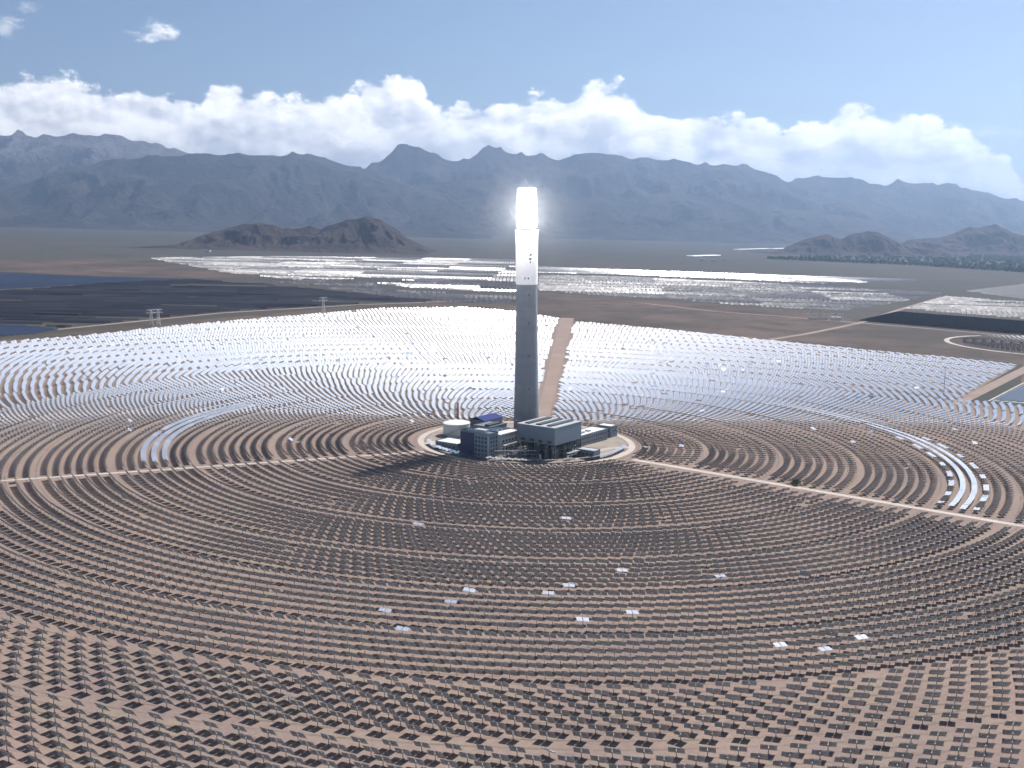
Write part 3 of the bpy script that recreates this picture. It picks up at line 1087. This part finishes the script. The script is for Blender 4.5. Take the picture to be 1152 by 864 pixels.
# steam generator hall: clad upper half on an open steel frame
g0 = np.array([20.0, -70.0])
hall = empty('steam_generator_hall', (g0[0], g0[1], gz(g0[0])), ROT)
tag(hall, 'big grey-blue clad hall raised on dark open steelwork in front of the tower', 'building')
L1, L2, HT = 34.5, 35.5, 24.5
MB().box(0, L2, 0, L1, 11.5, HT).build('wall', M['clad'], hall)
rf = MB()
rf.box(-.2, L2 + .2, -.2, L1 + .2, HT + .003, HT + .3)
r_ = rf.build('roof', M['clad_light'], hall)
for k in range(3):
    MB().box(3, L2 - 3, 5.0 + k * 10, 9.5 + k * 10, HT + .303, HT + 1.1).build('skylight', M['dark_steel'], r_)
fr = MB()
for i in range(7):
    for j in range(7):
        if i in (0, 6) or j in (0, 6) or (i + j) % 2 == 0:
            x, y = .35 + (L2 - .7) * i / 6, .35 + (L1 - .7) * j / 6
            fr.box(x - .3, x + .3, y - .3, y + .3, -1, 11.497)
for z in (4.0, 8.0):
    for i in range(7):
        x = .35 + (L2 - .7) * i / 6
        fr.box(x - .2, x + .2, .66, L1 - .66, z, z + .4)
        y = .35 + (L1 - .7) * i / 6
        fr.box(.66, L2 - .66, y - .18, y + .18, z + .42, z + .8)
for i in range(6):
    y0, y1 = .35 + (L1 - .7) * i / 6, .35 + (L1 - .7) * (i + 1) / 6
    if i % 2 == 0:
        fr.bar((.2, y0, 0), (.2, y1, 8), .14)
        fr.bar((.35 + (L2 - .7) * i / 6, .2, 0), (.35 + (L2 - .7) * (i + 1) / 6, .2, 8), .14)
fr.build('steel_frame', M['dark_steel'], hall)
for x, y, r0, z0, z1 in ((6, 5, 2.2, 0, 9), (6, 12, 2.2, 0, 9), (12, 6, 1.8, 0, 7), (20, 5, 2.0, 0, 8), (27, 5, 2.0, 0, 8), (6, 20, 2.4, 0, 10), (6, 27, 1.8, 0, 7)):
    MB().lathe([(r0, z0), (r0, z1), (r0 * .6, z1 + .8)], 20, x, y).build('vessel', M['pipe'], hall, smooth=True)
for y in (3, 9, 15, 22, 29):
    MB().bar((1.2, y, 6.2), (L2 - 2, y, 6.2), .35, 8).build('pipe', M['pipe'], hall)
MB().box(13, L2 - 1, 9, L1 - 1, -1, 11.4).build('dark_core', M['dark_steel'], hall)  # dark block filling the interior behind the open steelwork
vs = MB()
for k in range(4):
    vs.box(-.10, -.003, 3 + k * 8, 7 + k * 8, 12.5, 14.5)
vs.build('louvre', M['dark_steel'], hall)

bl = building('control_building', 'dark blue panelled office block left of the hall with rows of windows', 'building', (-28.5, -71.0), 27.0, 11.0, 18.5, M['clad'], M['roof_grey'], 1.0)
MB().box(-.35, -.003, 14.0, 27.1, 0.4, 18.4).build('blue_panelling', M['blue_glass'], bl)
MB().box(-.35, -.003, .2, 1.2, 0.0, 18.4).build('pilaster', M['clad_light'], bl)
for z in (2.0, 5.2, 8.4, 11.6, 14.6):
    windows(bl, 'y', (1.5, 13.7), 4, z, 1.8, 1.7)
    windows(bl, 'x', (1, 10.5), 3, z, 1.8, 1.4)
MB().box(2.5, 8, 6, 16, 18.76, 21.0).build('stair_penthouse', M['clad_light'], bl)
MB().box(3, 7, 19, 24, 18.76, 20.0).build('roof_unit', M['roof_white'], bl)

eh = building('turbine_hall', 'long pale hall with white roof between the blue office block and the tower', 'building', (-20.0, -54.5), 24.0, 26.0, 15.0, M['clad_light'], M['roof_white'], 0.6)
windows(eh, 'x', (1.5, 24.5), 6, 9.5, 1.6, 2.2)
windows(eh, 'x', (1.5, 24.5), 6, 3.0, 1.8, 2.2)
for k in range(4):
    MB().lathe([(.9, 15.26), (.9, 16.4), (1.2, 16.5), (1.2, 16.8)], 14, 5 + k * 5.5, 12).build('roof_fan', M['steel'], eh)

bb_ = empty('blue_roofed_shed', (-34.0, 24.5, gz(-34)), ROT)
tag(bb_, 'shed with bright blue sheet roof standing left behind the tower foot', 'building')
MB().box(0, 24, 0, 17, -1, 11.0).build('wall', M['clad'], bb_)
mb = MB()
mb.quadbox([(-.8, -.8, 11.0), (24.8, -.8, 11.0), (24.8, 8.5, 13.4), (-.8, 8.5, 13.4), (-.8, -.8, 11.35), (24.8, -.8, 11.35), (24.8, 8.5, 13.75), (-.8, 8.5, 13.75)])
mb.quadbox([(-.8, 8.503, 13.4), (24.8, 8.503, 13.4), (24.8, 17.8, 11.0), (-.8, 17.8, 11.0), (-.8, 8.503, 13.75), (24.8, 8.503, 13.75), (24.8, 17.8, 11.35), (-.8, 17.8, 11.35)])
mb.build('roof', M['blue_roof'], bb_)
MB().box(-.12, -.003, 1, 16, 5.5, 10.6).build('blue_panelling', M['blue_glass'], bb_)
windows(bb_, 'x', (1, 23), 6, 5.5, 3.0, 2.4)
MB().box(-.1, -.004, 6, 11, 0, 4.6).build('door', M['dark_steel'], bb_)

gb = building('pump_house', 'plain grey windowless block between the white tank and the pale hall', 'building', (-29.0, -3.0), 17.0, 22.0, 11.0, M['clad'], M['roof_grey'], 0.5)
MB().box(3, 19, 3, 8, 11.26, 12.6).build('roof_unit', M['dark_steel'], gb)
MB().box(-.1, -.003, 4, 8, 0, 4.5).build('door', M['dark_steel'], gb)

tk = empty('storage_tank', (-57.0, 20.0, gz(-57)))
tag(tk, 'round white storage tank with shallow domed top at the compound left', 'tank')
MB().lathe([(11.0, -1), (11.0, 10.0)], 48, cap=False).build('shell', M['roof_white'], tk, smooth=True)
MB().lathe([(11.25, 10.0), (11.25, 10.35), (8, 11.3), (4, 11.9), (.6, 12.1)], 48).build('domed_roof', M['white_paint'], tk, smooth=True)
mb = MB()
for k in range(28):
    q = 2 * math.pi * k / 28
    q2 = 2 * math.pi * (k + 1) / 28
    mb.bar((11 * math.cos(q), 11 * math.sin(q), 10.3), (11 * math.cos(q), 11 * math.sin(q), 11.4), .05)
    mb.bar((11 * math.cos(q), 11 * math.sin(q), 11.4), (11 * math.cos(q2), 11 * math.sin(q2), 11.4), .05)
mb.build('railing', M['steel'], tk)
mb = MB()
for k in range(24):
    a0, a1 = R(200 + k * 5), R(205 + k * 5)
    z0 = k * .42
    mb.quadbox([(11.1 * math.cos(a0), 11.1 * math.sin(a0), z0), (12.1 * math.cos(a0), 12.1 * math.sin(a0), z0), (12.1 * math.cos(a1), 12.1 * math.sin(a1), z0), (11.1 * math.cos(a1), 11.1 * math.sin(a1), z0),
                (11.1 * math.cos(a0), 11.1 * math.sin(a0), z0 + .1), (12.1 * math.cos(a0), 12.1 * math.sin(a0), z0 + .1), (12.1 * math.cos(a1), 12.1 * math.sin(a1), z0 + .1), (11.1 * math.cos(a1), 11.1 * math.sin(a1), z0 + .1)])
mb.build('stair', M['steel'], tk)

ch = empty('chimney', (-57.0, 44.0, gz(-57)))
tag(ch, 'thin rust red chimney pipe rising behind the white tank', 'chimney')
MB().lathe([(.75, -1), (.7, 22), (.7, 23)], 14).build('stack', M['red_steel'], ch, smooth=True)
MB().lathe([(.95, 22.3), (.95, 22.7), (.72, 22.7)], 14).build('rim', M['dark_steel'], ch)
MB().lathe([(1.2, 12), (1.2, 12.15)], 14).build('platform', M['steel'], ch)

lb = building('store_building', 'low flat box building with pale roof at the left end of compound', 'building', (-53.0, -46.0), 22.0, 16.0, 5.6, M['clad'], M['roof_white'], 0.4)
windows(lb, 'y', (2, 20), 5, 2.2, 1.4, 1.6)
MB().box(6, 8.2, -.1, -.003, 0, 2.6).build('door', M['dark_steel'], lb)

an = building('annex_building', 'long flat-roofed annex with white roof and window row right of the hall', 'building', (42.5, -16.0), 15.0, 40.0, 8.2, M['clad'], M['roof_white'], 0.5)
windows(an, 'x', (1, 39), 13, 4.6, 1.7, 1.5)
windows(an, 'x', (1, 39), 13, 1.2, 1.7, 1.5)
windows(an, 'y', (1, 14), 4, 4.6, 1.7, 1.5)
MB().box(8, 14, 5, 9, 8.46, 9.8).build('roof_unit', M['clad_light'], an)
MB().box(20, 23, 5, 9, 8.46, 9.5).build('roof_unit', M['clad_light'], an)
e2 = building('switchgear_building', 'small grey box building at the far end of the annex', 'building', (70.0, 24.0), 13.0, 10.0, 9.0, M['clad'], M['roof_white'], 0.4)
windows(e2, 'x', (1, 9), 3, 4.5, 1.6, 1.5)
windows(e2, 'y', (1, 12), 3, 4.5, 1.6, 1.5)
b3 = building('transformer_house', 'small dark flat-roofed house beside the right road junction', 'building', (49.5, -62.0), 15.0, 9.0, 6.2, M['roof_grey'], M['clad_light'], 0.3)
windows(b3, 'y', (1, 14), 4, 2.6, 1.6, 1.6)
MB().box(3, 5.2, -.1, -.003, 0, 2.8).build('door', M['dark_steel'], b3)

# lattice mast between the two halls
ms_ = empty('lattice_mast', (-8.0, -44.0, gz(-8)), ROT)
tag(ms_, 'red steel lattice mast between the pale hall and clad hall', 'mast')
mb, br = MB(), MB()
for sx in (-1, 1):
    for sy in (-1, 1):
        mb.bar((sx, sy, -1), (sx * .7, sy * .7, 25), .13)
mb.build('leg_frame', M['red_steel'], ms_)
for k in range(8):
    z0, z1 = k * 3.1, (k + 1) * 3.1
    for sx, sy, tx_, ty_ in ((-1, -1, 1, -1), (1, -1, 1, 1), (1, 1, -1, 1), (-1, 1, -1, -1)):
        c0, c1 = 1 - .3 * z0 / 25, 1 - .3 * z1 / 25
        br.bar((sx * c0, sy * c0, z0), (tx_ * c1, ty_ * c1, z1), .07)
        br.bar((sx * c1, sy * c1, z1), (tx_ * c1, ty_ * c1, z1), .07)
br.build('bracing', M['red_steel'], ms_)
MB().box(-1.4, 1.4, -1.4, 1.4, 25.0, 25.25).build('platform', M['dark_steel'], ms_)

# process equipment in the yard before the hall


def pipe_rack(x, y, n, ln, h, rz, label):
    o = empty('pipe_rack', (x, y, gz(x)), rz)
    tag(o, label, 'pipe rack', 'pipe racks in the yard')
    f = MB()
    for k in range(n + 1):
        xx = ln * k / n
        for yy in (-1.5, 1.5):
            f.box(xx - .15, xx + .15, yy - .15, yy + .15, -1, h)
        for z in (h * .55, h):
            f.box(xx - .12, xx + .12, -1.34, 1.34, z - .35, z - .1)
    for yy in (-1.5, 1.5):
        f.box(0, ln, yy - .1, yy + .1, h * .8, h * .8 + .2)
    f.build('steel_frame', M['dark_steel'], o)
    for yy, z, r0 in ((-.9, h + .2, .3), (0, h + .15, .22), (.9, h + .25, .33), (-.5, h * .55 + .15, .25), (.6, h * .55 + .2, .3)):
        MB().bar((-.6, yy, z), (ln + .6, yy, z), r0, 8).build('pipe', M['pipe'], o, smooth=True)


pipe_rack(-24, -70, 5, 30, 6.5, R(2), 'long pipe rack running in front of the clad hall')
pipe_rack(-17, -60, 3, 16, 8.5, ROT, 'tall pipe rack between the blue office block and clad hall')
pipe_rack(30, -66, 3, 18, 5.0, ROT, 'short pipe rack along the right side of the clad hall')


def vessel(x, y, r0, h, label):
    o = empty('process_vessel', (x, y, gz(x)))
    tag(o, label, 'vessel', 'process vessels in the yard')
    MB().lathe([(r0, 1.2), (r0, h), (r0 * .8, h + r0 * .3), (r0 * .3, h + r0 * .5)], 20).build('shell', M['pipe'], o, smooth=True)
    f = MB()
    for k in range(4):
        q = math.pi / 4 + k * math.pi / 2
        f.bar((r0 * .8 * math.cos(q), r0 * .8 * math.sin(q), -1), (r0 * .8 * math.cos(q), r0 * .8 * math.sin(q), 1.3), .18)
    f.build('support', M['dark_steel'], o)


vessel(-6, -64, 1.6, 8.5, 'tallest upright vessel left of the clad hall')
vessel(-1.5, -66, 1.3, 6.5, 'middle-sized upright vessel before the clad hall steelwork')
vessel(9, -72, 1.1, 5.0, 'small upright vessel nearest the ring road')
vessel(-12, -66, 1.8, 5.5, 'squat upright vessel beside the office block')
for k, (x, y, lab) in enumerate(((36, -54, 'transformer standing closest to the annex'), (41, -50, 'transformer standing between its twin and the yard road'))):
    o = empty('transformer', (x, y, gz(x)), ROT)
    tag(o, 'grey finned ' + lab, 'transformer', 'transformers in the yard')
    MB().box(0, 4.5, 0, 3, -.5, 3.4).build('tank', M['clad'], o)
    f = MB()
    for q in range(7):
        f.box(.3 + q * .6, .55 + q * .6, -.8, -.003, .5, 3.0)
    f.build('radiator', M['steel'], o)
    for q in range(3):
        MB().lathe([(.22, 3.4), (.15, 4.8), (.1, 5.0)], 8, 1 + q * 1.2, 1.5).build('bushing', M['white_paint'], o)

for k, (x, y) in enumerate(((-16, -71.5), (-10, -73), (-4, -74), (2, -74.5))):  # dark boxes added to make the yard before the hall read dark
    o = empty('dark_yard_box', (x, y, gz(x)), R(-5))
    tag(o, 'added dark finned box darkening the yard before the pipe rack, %s from left' % ordn(k + 1), 'added dark box', 'added dark boxes before the pipe rack')
    MB().box(0, 4.6, 0, 3.0, -.4, 3.2).build('casing', M['clad'], o)
    f = MB()
    f.box(-.05, 4.65, -.1, -.003, .2, .35)
    for q in range(9):
        f.box(.2 + q * .5, .35 + q * .5, -.14, -.003, .36, 3.0)
    f.build('fin_grille', M['dark_steel'], o)
    for q in (1.2, 3.4):
        MB().lathe([(.95, 3.2), (.95, 3.75), (.8, 3.75)], 14, q, 1.5).build('fan_cowl', M['dark_steel'], o)


# ------------------------------------------------------------------ pylons, poles


def pylon(x, y, h, label):
    o = empty('power_pylon', (x, y, gz(x)), R(15))
    tag(o, label, 'pylon', 'power pylons behind the field')
    f, br = MB(), MB()
    wd = h * .11
    for sx in (-1, 1):
        for sy in (-1, 1):
            f.bar((sx * wd, sy * wd, -1), (sx * wd * .35, sy * wd * .35, h), .32)
    f.build('leg_frame', M['white_paint'], o)
    for k in range(6):
        z0, z1 = h * k / 6, h * (k + 1) / 6
        c0, c1 = wd * (1 - .65 * k / 6), wd * (1 - .65 * (k + 1) / 6)
        for sx, sy, ex, ey in ((-1, -1, 1, -1), (1, -1, 1, 1), (1, 1, -1, 1), (-1, 1, -1, -1)):
            br.bar((sx * c0, sy * c0, z0), (ex * c1, ey * c1, z1), .16)
            br.bar((sx * c1, sy * c1, z1), (ex * c1, ey * c1, z1), .16)
    br.build('bracing', M['white_paint'], o)
    for z, ln in ((h * .98, h * .26), (h * .80, h * .30)):
        a = MB()
        a.bar((-ln, 0, z), (ln, 0, z), .35)
        a.bar((-ln, 0, z), (-wd * .5, 0, z + h * .07), .2)
        a.bar((ln, 0, z), (wd * .5, 0, z + h * .07), .2)
        a.build('cross_arm', M['white_paint'], o)


for px, py, h, lab in ((170.5, 366.5, 25, 'left one of the close pair of white pylons behind the field'), (178.5, 366, 25, 'right one of the close pair of white pylons behind the field'),
                       (364, 352.5, 29, 'single white pylon before the dark solar farm')):
    p = at(px, py)
    pylon(p[0], p[1], h, lab)
p = at(1061.5, 448)
o = empty('utility_pole', tuple(p))
tag(o, 'thin dark pole standing among the shining mirrors at right', 'pole')
MB().lathe([(.35, -1), (.22, 34)], 10).build('shaft', M['dark_steel'], o)
MB().box(-1.6, 1.6, -.1, .1, 32.6, 32.9).build('cross_arm', M['dark_steel'], o)
MB().lathe([(.12, 34), (.03, 37)], 6).build('lightning_rod', M['dark_steel'], o)

# substation behind the scrub
p0 = at(918, 360)
o = empty('substation', tuple(p0), R(-8))
tag(o, 'small switchyard of grey gantries beside the dirt track', 'substation')
for k in range(5):
    f = MB()
    x = -18 + k * 16
    for s in (-1, 1):
        f.bar((x + s * 5, 0, -1), (x + s * 5, 0, 13 + (7 if k == 0 else 0)), .4)
    f.bar((x - 5, 0, 12.6), (x + 5, 0, 12.6), .4)
    f.build('gantry', M['white_paint'], o)
MB().box(30, 48, 6, 15, -1, 5.5).build('control_house', M['roof_white'], o)
MB().box(-14, 24, 14, 15, -1, 2.2).build('fence_panel', M['clad_light'], o)

# pond-like panel deck right of the field
pd = [(1116, 451), (1152, 432), (1210, 437), (1190, 457)]
sheet_px('lined_pond', pd, M['roof_grey'], 0.08)
strip('pond_kerb', [tuple(at(*p)[:2]) for p in ((1212, 436), (1152, 430.5), (1112, 451.3))], 2.2, M['gravel'], 0.12)
pv_block('solar_panel_rows', 'grey square of close panel rows right of the field corner road', [(1119, 450.3), (1152, 433.5), (1206, 438), (1188, 455.5)], 5.5, 20, (-0.3, -1), 12, 0.8, 30, 3.2)

# small neighbouring heliostat rings at the far right
cx_, cy_ = at(1190, 390)[:2]
vv, nn_ = [], 0
pc = []
for rr in range(40, 150, 14):
    for q in range(int(2 * math.pi * rr / 9)):
        a = 2 * math.pi * q / int(2 * math.pi * rr / 9)
        pc.append((cx_ + rr * math.cos(a), cy_ + rr * math.sin(a)))
pc = np.array(pc)
q3 = np.stack([pc[:, 0], pc[:, 1], gz(pc[:, 0]) + 2.6], 1)
am = np.array([cx_, cy_, gz(cx_) + 60]) - q3
am /= np.linalg.norm(am, axis=1)[:, None]
nq = am + SUN
nq /= np.linalg.norm(nq, axis=1)[:, None]
wq = np.cross(np.array([0, 0, 1.0]), nq)
wq /= np.linalg.norm(wq, axis=1)[:, None]
tq = np.cross(nq, wq)
VV = np.empty((len(pc), nv, 3))
VV[:, :len(tv)] = q3[:, None] + tv[None, :, 0:1] * wq[:, None] + tv[None, :, 1:2] * tq[:, None] + tv[None, :, 2:3] * nq[:, None]
VV[:, len(tv):] = q3[:, None] + pv[None]
FF = (tf[None] + (np.arange(len(pc)) * nv)[:, None, None]).reshape(-1, 4)
me = mesh_np('small_heliostat_field', VV.reshape(-1, 3), FF, [M['mirror'], M['back'], M['steel']], np.tile(tm, len(pc)))
tag(link('small_heliostat_field', me), 'small separate rings of mirrors on brown scrub at the right', 'heliostat field', None, 'stuff')
strip('dirt_track', [(cx_ + 165 * math.cos(R(a)), cy_ + 165 * math.sin(R(a))) for a in range(110, 260, 10)], 8, M['gravel'], 0.06)

# ------------------------------------------------------------------ shrub by the right road
p = at(896, 546)
o = empty('desert_shrub', tuple(p))
tag(o, 'single green shrub growing beside the right gravel road', 'shrub')
st = MB()
for k in range(6):
    a = k * 1.05
    st.bar((0, 0, -.2), (1.4 * math.cos(a), 1.4 * math.sin(a), 2.0), .09)
st.build('stem', M['bark'], o)


def leaf_cloud(n, rx, ry, rz, size, seed, cz=0.0):
    r = np.random.default_rng(seed)
    d = r.normal(size=(n, 3))
    d /= np.linalg.norm(d, axis=1)[:, None]
    d *= (r.random(n) ** .45)[:, None]
    lum = 1 + .35 * np.sin(d[:, 0] * 5 + seed) * np.cos(d[:, 1] * 4)
    c = d * np.array([rx, ry, rz]) * lum[:, None] + np.array([0, 0, cz])
    a = r.normal(size=(n, 3))
    a /= np.linalg.norm(a, axis=1)[:, None]
    bq = np.cross(a, r.normal(size=(n, 3)))
    bq /= np.linalg.norm(bq, axis=1)[:, None]
    s = size * r.uniform(.6, 1.3, n)[:, None]
    v = np.stack([c - a * s, c - bq * s * .6, c + a * s, c + bq * s * .6], 1).reshape(-1, 3)
    f = np.arange(n * 4).reshape(-1, 4)
    return v, f


v, f = leaf_cloud(700, 3.0, 3.0, 2.0, .35, 5, 2.2)
link('foliage', mesh_np('foliage', v, f, [M['leaf']]), o)

# far tree belt, greenhouses and village
vs_, fs_, nb_ = [], [], 0
r = np.random.default_rng(21)
belt = np.array([at(*p)[:2] for p in ((862, 290.5), (930, 289), (1000, 288), (1100, 287), (1260, 287), (1300, 309), (1152, 306), (1030, 298), (940, 294.5))])
mn, mx = belt.min(0), belt.max(0)
cnt = 0
while cnt < 1500:
    q = r.uniform(mn, mx, (400, 2))
    dn = gnoise(q[:, 0] / 260, q[:, 1] / 420, 5) + r.normal(0, .1, 400)
    q = q[inside(belt, q[:, 0], q[:, 1]) & (dn > -0.14)]
    for x, y in q:
        v, f = leaf_cloud(26, 10, 10, 9, 5.6, int(cnt), 9)
        vs_.append(v + np.array([x, y, gz(x)]))
        fs_.append(f + nb_)
        nb_ += len(v)
        cnt += 1
# a denser front hedge of poplars
fr_line = [at(*p)[:2] for p in ((864, 291.5), (940, 294.8), (1030, 298.5), (1152, 306.5), (1300, 311))]
for a, bb in zip(fr_line[:-1], fr_line[1:]):
    n = int(np.linalg.norm(bb - a) / 9)
    for k in range(n):
        q = a + (bb - a) * k / n + r.normal(0, 3, 2)
        v, f = leaf_cloud(26, 7, 7, 10, 5.0, int(cnt), 9)
        vs_.append(v + np.array([q[0], q[1], gz(q[0])]))
        fs_.append(f + nb_)
        nb_ += len(v)
        cnt += 1
me = mesh_np('tree_belt', np.concatenate(vs_), np.concatenate(fs_), [M['leaf_far']])
tag(link('tree_belt', me), 'green oasis tree belt at the foot of the right hills', 'tree belt', None, 'stuff')


def greenhouse(px0, px1, py, dep, label):
    a, bb = at(px0, py), at(px1, py)
    ln = np.linalg.norm(bb[:2] - a[:2])
    o = empty('greenhouse', tuple(a), math.atan2(bb[1] - a[1], bb[0] - a[0]))
    tag(o, label, 'greenhouse', 'far greenhouses')
    mb = MB()
    n = max(2, int(dep / 12))
    for k in range(n):
        y0 = k * 12.0
        prof = [(0, 0), (0, 3), (3, 5.6), (6, 6.5), (9, 5.6), (11.5, 3), (11.5, 0)]
        s = len(mb.v)
        for x in (0, ln):
            for yy, zz in prof:
                mb.v.append((x, y0 + yy, zz))
        m_ = len(prof)
        for i in range(m_ - 1):
            mb.f.append((s + i, s + i + 1, s + m_ + i + 1, s + m_ + i))
        mb.f.append(tuple(s + i for i in range(m_)))
        mb.f.append(tuple(s + m_ + i for i in range(m_))[::-1])
    mb.build('film_cover', M['greenhouse'], o)
    MB().box(-.4, -.003, 4, 8, 0, 3).build('door', M['clad'], o)


for px0, px1, py, lab in ((780, 811, 288.8, 'white greenhouse block lowest and left of the oasis'), (832, 866, 281.2, 'left one of two long white greenhouses behind the oasis'), (870, 896, 280.4, 'right one of two long white greenhouses behind the oasis'),
                          (1056, 1068, 281.0, 'small white greenhouse left of the far right hill'), (1104, 1152, 284.6, 'long pale greenhouse under the far right hill')):
    greenhouse(px0, px1, py, 60, lab)
k = 0
VLAB = []
for px, py, wd, h in ((1044, 297, 26, 11), (1052, 297.5, 18, 8), (1060, 297, 30, 9), (1071, 298, 16, 7), (1088, 290, 30, 8), (1032, 283, 22, 9), (1040, 281, 20, 9), (790, 293, 26, 8), (802, 294, 20, 8), (815, 293, 24, 7),
                      (1148, 299, 22, 8), (233, 283.5, 26, 8)):
    p = at(px, py)
    o = empty('house', tuple(p), R(r.uniform(-20, 20)))
    where = 'before the far right hills' if px > 900 else ('near the low white greenhouse' if px > 500 else 'at the foot of the left rocky hill')
    same = [q for q in VLAB if q == where]
    VLAB.append(where)
    lab = 'tiny pale flat-roofed house %s' % where
    tag(o, lab + (', %s of that cluster' % ordn(len(same) + 1) if where != 'at the foot of the left rocky hill' else ''), 'house', 'far village houses')
    MB().box(-wd / 2, wd / 2, 0, 14, -1, h).build('wall', M['white_paint'], o)
    MB().box(-wd / 2 - .5, wd / 2 + .5, -.5, 14.5, h + .003, h + .8).build('roof', M['roof_grey'] if px % 3 == 0 else M['roof_white'], o)
    mb = MB()
    for q in range(3):
        xx = -wd / 3 + q * wd / 3
        mb.box(xx - 1.2, xx + 1.2, -.12, -.003, h * .35, h * .7)
    mb.build('window', M['pane'], o)

# ------------------------------------------------------------------ haze
HAZE = 5.2e-5
hm = bpy.data.materials.new('haze_air')
hm.use_nodes = True
t = NT(hm.node_tree)
t.n.clear()
ho = t.add('ShaderNodeOutputMaterial')
pvn = t.add('ShaderNodeVolumePrincipled')
pvn.inputs['Color'].default_value = (0.50, 0.69, 1.0, 1)
pvn.inputs['Density'].default_value = HAZE
pvn.inputs['Anisotropy'].default_value = 0.6
t.l.new(pvn.outputs[0], ho.inputs['Volume'])
hz = MB().box(-GX - 60, GX + 60, GY0 - 60, GY1 + 60, gz(GX) - 4, 1800).build('haze', hm)
hz['kind'] = 'stuff'
tag(hz, 'thin blue dusty air over the whole plain', 'haze')

# dusty air added round the receiver to scatter its light into a halo
dm_ = bpy.data.materials.new('halo_air')
dm_.use_nodes = True
t = NT(dm_.node_tree)
t.n.clear()
do = t.add('ShaderNodeOutputMaterial')
vs2 = t.add('ShaderNodeVolumeScatter')
vs2.inputs['Color'].default_value = (0.97, 0.98, 1.0, 1)
vs2.inputs['Anisotropy'].default_value = 0.0
ln_ = t.add('ShaderNodeVectorMath', operation='LENGTH')
t.l.new(t.add('ShaderNodeTexCoord').outputs['Object'], ln_.inputs[0])
fall = t.maprange(ln_.outputs['Value'], 4.0, 60.0, 1.0, 0.0)
t.l.new(t.math('MULTIPLY', t.math('POWER', fall, 2.0), 0.0045), vs2.inputs['Density'])
t.l.new(vs2.outputs[0], do.inputs['Volume'])
sp = bmesh.new()
bmesh.ops.create_uvsphere(sp, u_segments=32, v_segments=16, radius=60.0)
me = bpy.data.meshes.new('receiver_halo')
sp.to_mesh(me)
sp.free()
me.materials.append(dm_)
tag(link('receiver_halo', me, None, (0, 0, 176)), 'added halo of thin dusty air around the shining receiver', 'dust', None, 'stuff')
